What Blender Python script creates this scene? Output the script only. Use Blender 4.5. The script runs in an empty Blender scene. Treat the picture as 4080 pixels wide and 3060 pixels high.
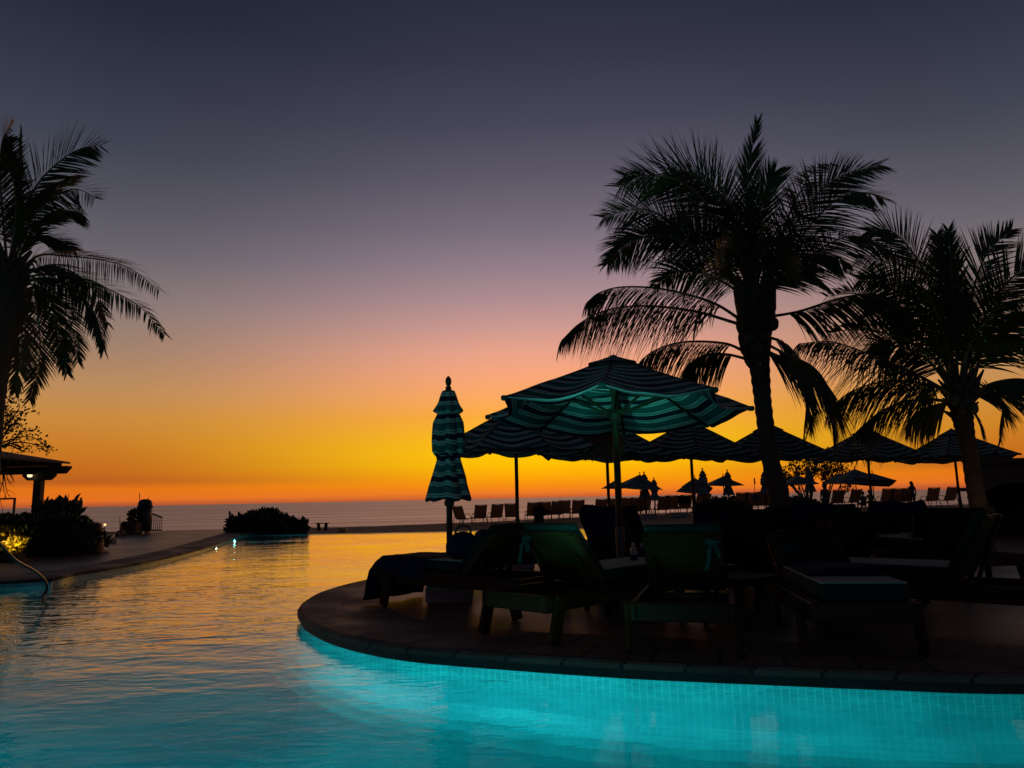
import bpy, bmesh, math, random
from math import sin, cos, pi, radians, sqrt, atan, atan2, hypot
from mathutils import Vector, Matrix, noise
from mathutils.geometry import tessellate_polygon
random.seed(7)
sc = bpy.context.scene
C = bpy.data.collections.new("place"); sc.collection.children.link(C)

# ------------------------------------------------------------------ camera
F = 2950.0; PIT = atan(455 / F); ROLL = radians(1.18); CAMZ = 1.22
fw = Vector((0, cos(PIT), sin(PIT))); u0 = Vector((0, -sin(PIT), cos(PIT))); r0 = Vector((1, 0, 0))
CU = u0 * cos(ROLL) + r0 * sin(ROLL); CR = r0 * cos(ROLL) - u0 * sin(ROLL)
cam_pos = Vector((0, 0, CAMZ))
cd = bpy.data.cameras.new("camera"); cam = bpy.data.objects.new("camera", cd); C.objects.link(cam)
cd.sensor_width = 36; cd.lens = 36 * F / 4080; cd.clip_end = 60000; cd.clip_start = 0.05
cam.matrix_world = Matrix(((CR.x, CU.x, -fw.x, 0), (CR.y, CU.y, -fw.y, 0), (CR.z, CU.z, -fw.z, CAMZ), (0, 0, 0, 1)))
sc.camera = cam

def ray(px, py):
    return fw * F + CR * (px - 2040) - CU * (py - 1530)
def P(px, py, z=0.12):
    "where the sight line meets the level z"
    d = ray(px, py); return cam_pos + d * ((z - CAMZ) / d.z)
def D(px, py, y):
    "the point of a sight line at distance y"
    d = ray(px, py); return cam_pos + d * (y / d.y)
def G(px, y, z=0.12):
    "ground spot seen in photo column px at distance y"
    h = 1985 - 0.0206 * (px - 2040)
    for _ in range(4):
        p = D(px, h, y)
        d = ray(px, h)
        # move along the column until the height fits
        a = D(px, h + 10, y).z - p.z
        h += 10 * (z - p.z) / a
    p = D(px, h, y)
    return Vector((p.x, y, z))

# ------------------------------------------------------------------ materials
def srgb(c):
    return tuple((v / 255 / 12.92 if v / 255 <= .04045 else ((v / 255 + .055) / 1.055) ** 2.4) for v in c) + (1,)
class N:
    def __init__(s, name, rough=.6, spec=.5):
        s.m = bpy.data.materials.new(name); s.m.use_nodes = True; s.t = s.m.node_tree
        s.b = s.t.nodes['Principled BSDF']; s.b.inputs['Roughness'].default_value = rough
        s.b.inputs['Specular IOR Level'].default_value = spec
    def n(s, typ, **kw):
        nd = s.t.nodes.new(typ)
        for k, v in kw.items():
            if k in nd.inputs.keys(): nd.inputs[k].default_value = v
            else: setattr(nd, k, v)
        return nd
    def l(s, a, b): s.t.links.new(a, b)
def ramp(nd, stops, interp='LINEAR'):
    cr = nd.color_ramp; cr.interpolation = interp
    while len(cr.elements) > 1: cr.elements.remove(cr.elements[-1])
    cr.elements[0].position = stops[0][0]; cr.elements[0].color = stops[0][1]
    for p, c in stops[1:]:
        e = cr.elements.new(p); e.color = c
def mat(name, c1, c2=None, scale=8, rough=.6, bump=.0, spec=.5, detail=5, stretch=None, bscale=None, trans=0):
    m = N(name, rough, spec)
    c2 = c2 or tuple(v * .6 for v in c1)
    tc = m.n('ShaderNodeTexCoord')
    mp = m.n('ShaderNodeMapping'); m.l(tc.outputs['Object'], mp.inputs['Vector'])
    if stretch: mp.inputs['Scale'].default_value = stretch
    nz = m.n('ShaderNodeTexNoise', Scale=scale, Detail=detail, Roughness=.6); m.l(mp.outputs['Vector'], nz.inputs['Vector'])
    r = m.n('ShaderNodeValToRGB'); ramp(r, [(.32, c1 + (1,)), (.68, c2 + (1,))]); m.l(nz.outputs['Fac'], r.inputs['Fac'])
    m.l(r.outputs['Color'], m.b.inputs['Base Color'])
    rr = m.n('ShaderNodeMapRange'); rr.inputs['To Min'].default_value = max(0, rough - .12); rr.inputs['To Max'].default_value = min(1, rough + .12)
    m.l(nz.outputs['Fac'], rr.inputs['Value']); m.l(rr.outputs['Result'], m.b.inputs['Roughness'])
    if bump:
        n2 = m.n('ShaderNodeTexNoise', Scale=bscale or scale * 4, Detail=6); m.l(mp.outputs['Vector'], n2.inputs['Vector'])
        b = m.n('ShaderNodeBump', Strength=bump, Distance=.02); m.l(n2.outputs['Fac'], b.inputs['Height']); m.l(b.outputs['Normal'], m.b.inputs['Normal'])
    if trans:
        out = m.t.nodes['Material Output']
        tr = m.n('ShaderNodeBsdfTranslucent'); m.l(r.outputs['Color'], tr.inputs['Color'])
        mx = m.n('ShaderNodeMixShader'); mx.inputs['Fac'].default_value = trans
        m.l(m.b.outputs[0], mx.inputs[1]); m.l(tr.outputs[0], mx.inputs[2]); m.l(mx.outputs[0], out.inputs['Surface'])
    return m.m

M = {}
M['wood'] = mat('weathered_teak', (.06, .018, .006), (.032, .011, .004), 3, .55, .3, stretch=(1, 14, 14), spec=.12)
M['slat'] = mat('slat_teak', (.07, .026, .007), (.036, .015, .005), 3, .5, .3, stretch=(14, 1, 14), spec=.12)
M['pole'] = mat('dark_varnished_pole', (.055, .026, .012), (.03, .015, .008), 5, .4, .2, stretch=(10, 10, 1), spec=.12)
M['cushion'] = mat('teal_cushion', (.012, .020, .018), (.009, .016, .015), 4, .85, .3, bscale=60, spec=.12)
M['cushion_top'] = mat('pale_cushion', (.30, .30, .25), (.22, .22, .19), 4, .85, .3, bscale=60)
M['navy'] = mat('navy_towel', (.016, .018, .05), (.01, .012, .03), 6, .95, .6, bscale=45, spec=.12)
M['ribbon'] = mat('turquoise_ribbon', (.01, .08, .062), (.008, .06, .05), 6, .7, spec=.12)
M['concrete'] = mat('cast_concrete', (.42, .38, .32), (.28, .26, .22), 6, .85, .5)
M['sand'] = mat('damp_sand', (.22, .16, .11), (.14, .1, .07), .8, .85, .8, bscale=4)
M['skin'] = mat('tanned_skin', (.22, .11, .07), (.18, .09, .055), 9, .6)
M['hair'] = mat('dark_hair', (.012, .008, .006), (.02, .012, .008), 20, .6)
M['cloth'] = mat('dark_clothing', (.02, .022, .035), (.03, .03, .04), 12, .9)
M['white_cloth'] = mat('pale_clothing', (.3, .28, .25), (.2, .2, .2), 12, .9)
M['metal'] = mat('bronze_tube', (.06, .045, .035), (.04, .03, .022), 9, .4, spec=.7)
M['steel'] = N('steel_rail', .18).m; M['steel'].node_tree.nodes['Principled BSDF'].inputs['Metallic'].default_value = 1
M['steel'].node_tree.nodes['Principled BSDF'].inputs['Base Color'].default_value = (.12, .12, .12, 1)
M['sling'] = mat('tan_sling', (.20, .12, .065), (.14, .085, .045), 30, .8, trans=.35)
M['trunk'] = mat('palm_bark', (.11, .08, .055), (.055, .04, .03), 5, .9, 1, stretch=(1, 1, 6), bscale=14)
M['frond'] = mat('palm_leaf', (.055, .085, .022), (.03, .055, .014), 2, .5, trans=.12)
M['frond_dry'] = mat('dry_palm_leaf', (.20, .14, .05), (.11, .08, .03), 2, .7, trans=.2)
M['rachis'] = mat('leaf_stalk', (.18, .15, .05), (.12, .1, .04), 3, .5)
M['fruit'] = mat('coconut_husk', (.08, .09, .03), (.05, .05, .02), 4, .6)
M['leaf'] = mat('glossy_shrub_leaf', (.04, .07, .02), (.02, .045, .012), 3, .45, trans=.1)
M['leaf_yellow'] = mat('variegated_leaf', (.45, .36, .04), (.26, .24, .03), 9, .45, trans=.25)
M['twig'] = mat('twig_bark', (.07, .05, .035), (.04, .03, .02), 8, .9)
M['roof'] = mat('tile_roof', (.13, .06, .04), (.07, .035, .025), 5, .75, .5)
M['dark_wood'] = mat('stained_beam', (.06, .03, .018), (.035, .02, .012), 3, .6, .4, stretch=(1, 8, 8))
M['stucco'] = mat('aged_stucco', (.13, .09, .06), (.08, .055, .04), 1.2, .9, .6, bscale=18)
M['plastic_dark'] = mat('dark_plastic', (.02, .022, .02), (.03, .03, .03), 6, .45)
M['cone'] = mat('faded_orange_plastic', (.55, .2, .06), (.42, .15, .05), 7, .55)
M['yellow'] = mat('yellow_paint', (.65, .5, .16), (.5, .4, .12), 7, .6)
M['rope'] = mat('dark_iron', (.02, .02, .02), (.03, .03, .03), 7, .5)
M['white'] = mat('white_plastic', (.7, .7, .68), (.6, .6, .58), 7, .5)
M['fabric_dark'] = mat('dark_umbrella_cloth', (.05, .06, .06), (.03, .035, .04), 5, .9, .3, trans=.1)

# striped canvas: the bands follow the uv v coordinate (metres from the tip)
def stripes(name, trans):
    m = N(name, .85, .3); uv = m.n('ShaderNodeUVMap')
    sx = m.n('ShaderNodeSeparateXYZ'); m.l(uv.outputs[0], sx.inputs[0])
    a = m.n('ShaderNodeMath', operation='DIVIDE'); a.inputs[1].default_value = .31; m.l(sx.outputs['Y'], a.inputs[0])
    f = m.n('ShaderNodeMath', operation='FRACT'); m.l(a.outputs[0], f.inputs[0])
    T = (.024, .115, .10, 1); W = (.42, .47, .40, 1); K = (.008, .012, .022, 1)
    r = m.n('ShaderNodeValToRGB')
    ramp(r, [(0, T), (.31, W), (.39, T), (.43, W), (.51, K), (.77, W), (.85, T), (.89, W), (.97, T)], 'CONSTANT')
    m.l(f.outputs[0], r.inputs[0])
    nz = m.n('ShaderNodeTexNoise', Scale=7., Detail=6.); tc = m.n('ShaderNodeTexCoord'); m.l(tc.outputs['Object'], nz.inputs[0])
    mr = m.n('ShaderNodeMapRange'); mr.inputs['To Min'].default_value = .6; mr.inputs['To Max'].default_value = 1.25; m.l(nz.outputs[0], mr.inputs[0])
    mx = m.n('ShaderNodeMix', data_type='RGBA', blend_type='MULTIPLY'); mx.inputs[0].default_value = 1
    m.l(r.outputs[0], mx.inputs[6]); m.l(mr.outputs[0], mx.inputs[7]); m.l(mx.outputs[2], m.b.inputs['Base Color'])
    n2 = m.n('ShaderNodeTexNoise', Scale=16., Detail=3.); m.l(tc.outputs['Object'], n2.inputs[0])
    b = m.n('ShaderNodeBump', Strength=.35, Distance=.02); m.l(n2.outputs[0], b.inputs['Height']); m.l(b.outputs[0], m.b.inputs['Normal'])
    tr = m.n('ShaderNodeBsdfTranslucent'); m.l(mx.outputs[2], tr.inputs[0])
    ms = m.n('ShaderNodeMixShader'); ms.inputs[0].default_value = trans
    m.l(m.b.outputs[0], ms.inputs[1]); m.l(tr.outputs[0], ms.inputs[2]); m.l(ms.outputs[0], m.t.nodes['Material Output'].inputs[0])
    return m.m
M['stripe'] = stripes('striped_canvas', .10)

def lamp_mat(name, col, s):
    m = N(name); m.b.inputs['Emission Color'].default_value = col; m.b.inputs['Emission Strength'].default_value = s
    m.b.inputs['Base Color'].default_value = (.8, .8, .8, 1); return m.m

# ------------------------------------------------------------------ mesh helpers
class MB:
    def __init__(s): s.v = []; s.f = []; s.uv = []; s.hasuv = False
    def add(s, vs, fs, uvs=None):
        o = len(s.v); s.v += [tuple(v) for v in vs]; s.f += [tuple(i + o for i in f) for f in fs]
        if uvs: s.hasuv = True
        s.uv += (uvs if uvs else [(0, 0)] * len(vs)); return s
    def box(s, c, size, M3=None, bev=0):
        x, y, z = [d / 2 for d in size]; c = Vector(c)
        if bev:
            b = min(bev, x * .9, y * .9, z * .9); vs = []; fs = []
            rings = [(-z, b), (-z + b, 0), (z - b, 0), (z, b)]
            for zz, k in rings:
                X, Y = x - k, y - k; q = b if k == 0 else b * .4
                for (ax, ay) in ((X - q, -Y), (X, -Y + q), (X, Y - q), (X - q, Y), (-X + q, Y), (-X, Y - q), (-X, -Y + q), (-X + q, -Y)):
                    vs.append(Vector((ax, ay, zz)))
            for r in range(3):
                for i in range(8): fs.append((r * 8 + i, r * 8 + (i + 1) % 8, r * 8 + 8 + (i + 1) % 8, r * 8 + 8 + i))
            fs.append(tuple(range(7, -1, -1))); fs.append(tuple(range(24, 32)))
        else:
            vs = [Vector((i * x, j * y, k * z)) for k in (-1, 1) for j in (-1, 1) for i in (-1, 1)]
            fs = [(0, 2, 3, 1), (4, 5, 7, 6), (0, 1, 5, 4), (2, 6, 7, 3), (0, 4, 6, 2), (1, 3, 7, 5)]
        if M3 is not None: vs = [M3 @ v for v in vs]
        return s.add([v + c for v in vs], fs)
    def bar(s, a, b, w, h, up=(0, 0, 1), bev=0):
        a = Vector(a); b = Vector(b); d = b - a; L = d.length; X = d.normalized(); U = Vector(up)
        Y = U.cross(X)
        if Y.length < 1e-4: Y = Vector((0, 1, 0)).cross(X)
        Y.normalize(); Z = X.cross(Y)
        return s.box((a + b) / 2, (L, w, h), Matrix((X, Y, Z)).transposed(), bev)
    def tube(s, pts, r, n=8, cap=True):
        pts = [Vector(p) for p in pts]; m = len(pts)
        rs = r if isinstance(r, (list, tuple)) else [r] * m
        vs = []; fs = []; pY = None
        for i, p in enumerate(pts):
            t = (pts[min(i + 1, m - 1)] - pts[max(i - 1, 0)]).normalized()
            if pY is None:
                pY = t.cross(Vector((0, 0, 1)));
                if pY.length < .05: pY = t.cross(Vector((1, 0, 0)))
            X = (pY - t * pY.dot(t)).normalized(); pY = X; Y = t.cross(X)
            for k in range(n):
                a = 2 * pi * k / n; vs.append(p + (X * cos(a) + Y * sin(a)) * rs[i])
        for i in range(m - 1):
            for k in range(n): fs.append((i * n + k, i * n + (k + 1) % n, (i + 1) * n + (k + 1) % n, (i + 1) * n + k))
        if cap: fs.append(tuple(range(n - 1, -1, -1))); fs.append(tuple(range((m - 1) * n, m * n)))
        return s.add(vs, fs)
    def lathe(s, prof, c=(0, 0, 0), n=16, fn=None):
        c = Vector(c); vs = []; fs = []; m = len(prof)
        for i, (r, z) in enumerate(prof):
            for k in range(n):
                a = 2 * pi * k / n; rr = r * (fn(a, i, z) if fn else 1)
                vs.append(c + Vector((rr * cos(a), rr * sin(a), z)))
        for i in range(m - 1):
            for k in range(n): fs.append((i * n + k, i * n + (k + 1) % n, (i + 1) * n + (k + 1) % n, (i + 1) * n + k))
        if prof[0][0] > 1e-5: fs.append(tuple(range(n - 1, -1, -1)))
        if prof[-1][0] > 1e-5: fs.append(tuple(range((m - 1) * n, m * n)))
        return s.add(vs, fs)
    def blob(s, c, r, seed=0, amp=.15, n=10, m=7):
        c = Vector(c); r = Vector(r) if not isinstance(r, (int, float)) else Vector((r, r, r)); vs = []; fs = []
        for i in range(m + 1):
            th = pi * i / m
            for k in range(n):
                a = 2 * pi * k / n; d = Vector((sin(th) * cos(a), sin(th) * sin(a), cos(th)))
                q = 1 + amp * noise.noise(d * 1.7 + Vector((seed * 3.1, seed, 0)))
                vs.append(c + Vector((d.x * r.x, d.y * r.y, d.z * r.z)) * q)
        for i in range(m):
            for k in range(n): fs.append((i * n + k, (i + 1) * n + k, (i + 1) * n + (k + 1) % n, i * n + (k + 1) % n))
        return s.add(vs, fs)
    def build(s, name, m, parent=None, smooth=False, loc=None):
        me = bpy.data.meshes.new(name); me.from_pydata(s.v, [], s.f)
        if s.hasuv:
            uvl = me.uv_layers.new(name='UVMap'); idx = [0] * len(me.loops); me.loops.foreach_get('vertex_index', idx)
            flat = [0.0] * (2 * len(idx))
            for i, vi in enumerate(idx): flat[2 * i], flat[2 * i + 1] = s.uv[vi]
            uvl.data.foreach_set('uv', flat)
        if isinstance(m, str): m = M[m]
        me.materials.append(m)
        bm = bmesh.new(); bm.from_mesh(me); bmesh.ops.remove_doubles(bm, verts=bm.verts, dist=1e-5); bmesh.ops.recalc_face_normals(bm, faces=bm.faces)
        bm.to_mesh(me); bm.free()
        if smooth: me.polygons.foreach_set('use_smooth', [True] * len(me.polygons))
        o = bpy.data.objects.new(name, me); C.objects.link(o)
        if parent: o.parent = parent
        if loc is not None: o.location = loc
        return o
def tag(o, label, cat=None, group=None):
    o['label'] = label
    if cat: o['category'] = cat
    if group: o['group'] = group
    return o
def thing(name, label, cat, loc=(0, 0, 0), rz=0, group=None):
    o = bpy.data.objects.new(name, None); C.objects.link(o); o.empty_display_size = .1
    o.location = loc; o.rotation_euler = (0, 0, rz); return tag(o, label, cat, group)
def struct(name, mb, m, smooth=False):
    o = mb.build(name, m, smooth=smooth); o['kind'] = 'structure'; return o
def dup(root, loc, rz, label, group=None, scale=None, tilt=None):
    r = root.copy(); C.objects.link(r); r.location = loc; r.rotation_euler = (tilt[0] if tilt else 0, tilt[1] if tilt else 0, rz)
    r['label'] = label
    if group: r['group'] = group
    if scale: r.scale = (scale, scale, scale) if isinstance(scale, (int, float)) else scale
    for ch in list(root.children):
        c = ch.copy(); C.objects.link(c); c.parent = r
        for g in ch.children:
            d = g.copy(); C.objects.link(d); d.parent = c
    return r
def bez(pts, n):
    "smooth curve through the points (Catmull-Rom)"
    pts = [Vector(p) for p in pts]; q = [pts[0] * 2 - pts[1]] + pts + [pts[-1] * 2 - pts[-2]]; out = []
    segs = len(pts) - 1
    for i in range(n):
        t = i / (n - 1) * segs; k = min(int(t), segs - 1); u = t - k
        a, b, c, d = q[k:k + 4]
        out.append(.5 * (2 * b + (c - a) * u + (2 * a - 5 * b + 4 * c - d) * u * u + (3 * b - a - 3 * c + d) * u ** 3))
    return out
# ------------------------------------------------------------------ dusk sky
w = bpy.data.worlds.new("World"); sc.world = w; w.use_nodes = True; t = w.node_tree; t.nodes.clear()
def wn(typ, **kw):
    nd = t.nodes.new(typ)
    for k, v in kw.items():
        if k in nd.inputs.keys(): nd.inputs[k].default_value = v
        else: setattr(nd, k, v)
    return nd
def L(a, b): t.links.new(a, b)
def math_(op, a, b=None, clamp=False):
    nd = wn('ShaderNodeMath', operation=op, use_clamp=clamp)
    for i, v in enumerate((a, b)):
        if v is None: continue
        if isinstance(v, (int, float)): nd.inputs[i].default_value = v
        else: L(v, nd.inputs[i])
    return nd.outputs[0]
tc = wn('ShaderNodeTexCoord'); sx = wn('ShaderNodeSeparateXYZ'); L(tc.outputs['Generated'], sx.inputs[0])
el = math_('ARCSINE', sx.outputs['Z'])
def ypos(y, hz):            # photo row -> elevation above the horizon (radians), scaled to the ramp
    return max(0, (atan((1530 - y) / F) - atan((1530 - hz) / F))) / .75
eln = math_('DIVIDE', el, .75, True)
# thin haze streaks low over the sea
az = math_('ARCTAN2', sx.outputs['X'], sx.outputs['Y'])
cb = wn('ShaderNodeCombineXYZ'); L(math_('MULTIPLY', az, 1.6), cb.inputs[0]); L(math_('MULTIPLY', el, 55.), cb.inputs[1])
nz = wn('ShaderNodeTexNoise', Scale=1., Detail=4.); L(cb.outputs[0], nz.inputs[0])
nzc = math_('SUBTRACT', nz.outputs[0], .5)
low = math_('SUBTRACT', 1.0, math_('DIVIDE', el, .16), True)
eln2 = math_('ADD', eln, math_('MULTIPLY', math_('MULTIPLY', nzc, .012), low), True)
def skyramp(stops, hz, top):
    r = wn('ShaderNodeValToRGB'); st = sorted([(ypos(y, hz), srgb(c)) for y, c in stops]); ramp(r, st + [(1.0, srgb(top))]); L(eln2, r.inputs[0]); return r.outputs[0]
centre = skyramp([(0, (42, 46, 61)), (250, (54, 55, 72)), (500, (71, 70, 87)), (700, (92, 87, 102)), (800, (105, 97, 112)), (930, (122, 110, 123)), (1055, (145, 125, 136)),
    (1180, (172, 139, 144)), (1304, (205, 153, 144)), (1403, (233, 163, 138)), (1490, (248, 166, 124)), (1580, (254, 170, 98)), (1660, (254, 173, 58)), (1740, (255, 189, 24)),
    (1800, (255, 197, 8)), (1850, (255, 193, 2)), (1900, (254, 166, 8)), (1940, (245, 140, 20)), (1965, (240, 124, 36)), (1985, (200, 96, 50))], 1986, (24, 30, 42))
edge = skyramp([(0, (27, 33, 46)), (250, (35, 41, 56)), (500, (50, 53, 68)), (745, (64, 67, 81)), (950, (85, 84, 95)), (1100, (102, 98, 106)), (1300, (136, 120, 118)),
    (1450, (160, 129, 108)), (1600, (188, 139, 90)), (1700, (201, 138, 62)), (1800, (202, 125, 38)), (1890, (196, 106, 30)), (1930, (186, 94, 32)), (1953, (228, 116, 22)), (1988, (228, 112, 36)), (2012, (170, 84, 52))], 2014, (18, 23, 34))
back = wn('ShaderNodeValToRGB'); ramp(back, [(0, srgb((74, 62, 80))), (.3, srgb((58, 54, 72))), (1, srgb((26, 30, 44)))]); L(eln2, back.inputs[0])
da = math_('ABSOLUTE', math_('SUBTRACT', az, .06))
f1 = wn('ShaderNodeMapRange', interpolation_type='SMOOTHSTEP'); f1.inputs['From Min'].default_value = .03; f1.inputs['From Max'].default_value = .60; L(da, f1.inputs[0])
f2 = wn('ShaderNodeMapRange', interpolation_type='SMOOTHSTEP'); f2.inputs['From Min'].default_value = .6; f2.inputs['From Max'].default_value = 1.9; L(da, f2.inputs[0])
def mix(f, a, b, bt='MIX'):
    m = wn('ShaderNodeMix', data_type='RGBA', blend_type=bt)
    if isinstance(f, (int, float)): m.inputs[0].default_value = f
    else: L(f, m.inputs[0])
    L(a, m.inputs[6]); L(b, m.inputs[7]); return m.outputs[2]
col = mix(f2.outputs[0], mix(f1.outputs[0], centre, edge), back.outputs[0])
# below the horizon: dark
below = math_('LESS_THAN', sx.outputs['Z'], -.002)
dk = wn('ShaderNodeRGB'); dk.outputs[0].default_value = (.012, .010, .012, 1)
col = mix(below, col, dk.outputs[0])
bg = wn('ShaderNodeBackground'); L(col, bg.inputs[0]); bg.inputs[1].default_value = 1.0
# the faint physical twilight over it
sk = wn('ShaderNodeTexSky', sky_type='NISHITA', sun_disc=False); sk.sun_elevation = radians(-4); sk.sun_rotation = radians(3)
bg2 = wn('ShaderNodeBackground'); L(sk.outputs[0], bg2.inputs[0]); bg2.inputs[1].default_value = .02
ad = wn('ShaderNodeAddShader'); L(bg.outputs[0], ad.inputs[0]); L(bg2.outputs[0], ad.inputs[1])
wo = wn('ShaderNodeOutputWorld'); L(ad.outputs[0], wo.inputs[0])
sc.view_settings.view_transform = 'Standard'; sc.view_settings.look = 'None'; sc.view_settings.exposure = 0; sc.view_settings.gamma = 1

# ------------------------------------------------------------------ pool outline
front_px = [(1199, 2421), (1202, 2440), (1222, 2462), (1291, 2498), (1383, 2527), (1522, 2556), (1700, 2578), (2040, 2602), (2500, 2630), (3000, 2650), (3500, 2668), (4080, 2682)]
fr = [P(x, y) for x, y in front_px]
fr += [Vector((5.2, 4.56, .12)), Vector((8, 4.7, .12)), Vector((14, 5.2, .12))]
bk = [P(1199, 2421), P(1225, 2392), P(1300, 2352), P(1440, 2314), P(1590, 2288), Vector((-.9, 12.4, .12)), Vector((.5, 14.6, .12)), Vector((2.6, 17.2, .12)), Vector((5.2, 21, .12)), Vector((7.2, 25, .12)), Vector((8.0, 29.9, .12))]
fr_s = bez(fr, 90); bk_s = bez(bk, 60)
outline = [v for v in fr_s] + [Vector((42, 5.2, .12)), Vector((42, 29.9, .12))] + list(reversed(bk_s))[:-1]
def offset(pts, d, closed=False):
    out = []; m = len(pts)
    for i, p in enumerate(pts):
        a = pts[max(i - 1, 0)]; b = pts[min(i + 1, m - 1)]
        t_ = (b - a); t_.z = 0; t_.normalize(); out.append(p + Vector((-t_.y, t_.x, 0)) * d)
    return out
def clean(pts):
    out = [pts[0]]
    for p in pts[1:]:
        if (p - out[-1]).length > .02: out.append(p)
    return out
def strip(mb, A, B, ua=0, va=0, vb=1, flip=False):
    u = ua; m = len(A); vs = []; uvs = []; fs = []
    for i in range(m):
        if i: u += (A[i] - A[i - 1]).length
        vs += [A[i], B[i]]; uvs += [(u, va), (u, vb)]
    for i in range(m - 1): fs.append((2 * i, 2 * i + 2, 2 * i + 3, 2 * i + 1))
    mb.add(vs, fs, uvs)
def polygon(mb, pts):
    tri = tessellate_polygon([pts]); mb.add(pts, [tuple(t_) for t_ in tri])
# whole shore curve around the tip: from the far back edge round to the right front
shore = clean(list(reversed(bk_s)) + fr_s[1:])
# inside lies to the left of the travel direction? test with the tip
def inward(d):
    s = offset(shore, d); return s
test = inward(.5)
tipi = min(range(len(shore)), key=lambda i: shore[i].x)
SG = 1 if test[tipi].x > shore[tipi].x else -1
def lift(pts, z): return [Vector((p.x, p.y, z)) for p in pts]
coping_in = offset(shore, SG * .85)
cop = MB()
over = offset(shore, -SG * .02)
o1 = offset(shore, -SG * .035)
strip(cop, lift(coping_in, .120), lift(shore, .122), 0, 0, .85)
strip(cop, lift(shore, .122), lift(over, .116), 0, .85, .88)
strip(cop, lift(over, .116), lift(o1, .10), 0, .88, .9)
strip(cop, lift(o1, .10), lift(o1, .066), 0, .9, .94)
strip(cop, lift(o1, .066), lift(shore, .058), 0, .94, 1)
strip(cop, lift(coping_in, .120), lift(coping_in, .10), 0, 0, .02)
def stone(name, c1, c2, sx_, sy_, rough, mortar, bump=.6):
    m = N(name, rough); uv = m.n('ShaderNodeUVMap'); br = m.n('ShaderNodeTexBrick'); m.l(uv.outputs[0], br.inputs[0])
    br.inputs['Color1'].default_value = c1 + (1,); br.inputs['Color2'].default_value = c2 + (1,); br.inputs['Mortar'].default_value = mortar + (1,)
    br.inputs['Scale'].default_value = 1; br.inputs['Brick Width'].default_value = sx_; br.inputs['Row Height'].default_value = sy_; br.inputs['Mortar Size'].default_value = .013
    tc_ = m.n('ShaderNodeTexCoord'); nz_ = m.n('ShaderNodeTexNoise', Scale=9., Detail=8., Roughness=.7); m.l(tc_.outputs['Object'], nz_.inputs[0])
    mr = m.n('ShaderNodeMapRange'); mr.inputs['To Min'].default_value = .45; mr.inputs['To Max'].default_value = 1.4; m.l(nz_.outputs[0], mr.inputs[0])
    mx = m.n('ShaderNodeMix', data_type='RGBA', blend_type='MULTIPLY'); mx.inputs[0].default_value = 1; m.l(br.outputs[0], mx.inputs[6]); m.l(mr.outputs[0], mx.inputs[7])
    m.l(mx.outputs[2], m.b.inputs['Base Color'])
    r2 = m.n('ShaderNodeMapRange'); r2.inputs['From Min'].default_value = .35; r2.inputs['From Max'].default_value = .65; r2.inputs['To Min'].default_value = rough - .2; r2.inputs['To Max'].default_value = rough + .15
    nw = m.n('ShaderNodeTexNoise', Scale=1.3, Detail=3.); m.l(tc_.outputs['Object'], nw.inputs[0]); m.l(nw.outputs[0], r2.inputs[0]); m.l(r2.outputs[0], m.b.inputs['Roughness'])
    sm = m.n('ShaderNodeMath', operation='MULTIPLY_ADD'); m.l(br.outputs['Fac'], sm.inputs[0]); sm.inputs[1].default_value = -1.; m.l(nz_.outputs[0], sm.inputs[2])
    b = m.n('ShaderNodeBump', Strength=bump, Distance=.012); m.l(sm.outputs[0], b.inputs['Height']); m.l(b.outputs[0], m.b.inputs['Normal'])
    return m.m
M['band'] = mat('dark_waterline_band', (.03, .035, .03), (.018, .022, .02), 12, .6, .4)
M['coping'] = stone('rough_coping_stone', (.19, .12, .08), (.11, .07, .05), .42, .425, .72, (.03, .022, .018), 1.0)
M['paver'] = mat('smooth_deck', (.22, .15, .10), (.14, .09, .065), 1.1, .42, .3, bscale=30)
struct('coping', cop, 'coping')
dk_ = MB(); ci = lift(coping_in, .116)
polygon(dk_, clean(ci + [Vector((42, ci[-1].y, .116)), Vector((42, 29.9, .116)), ]))
struct('island_deck', dk_, 'paver')
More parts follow.
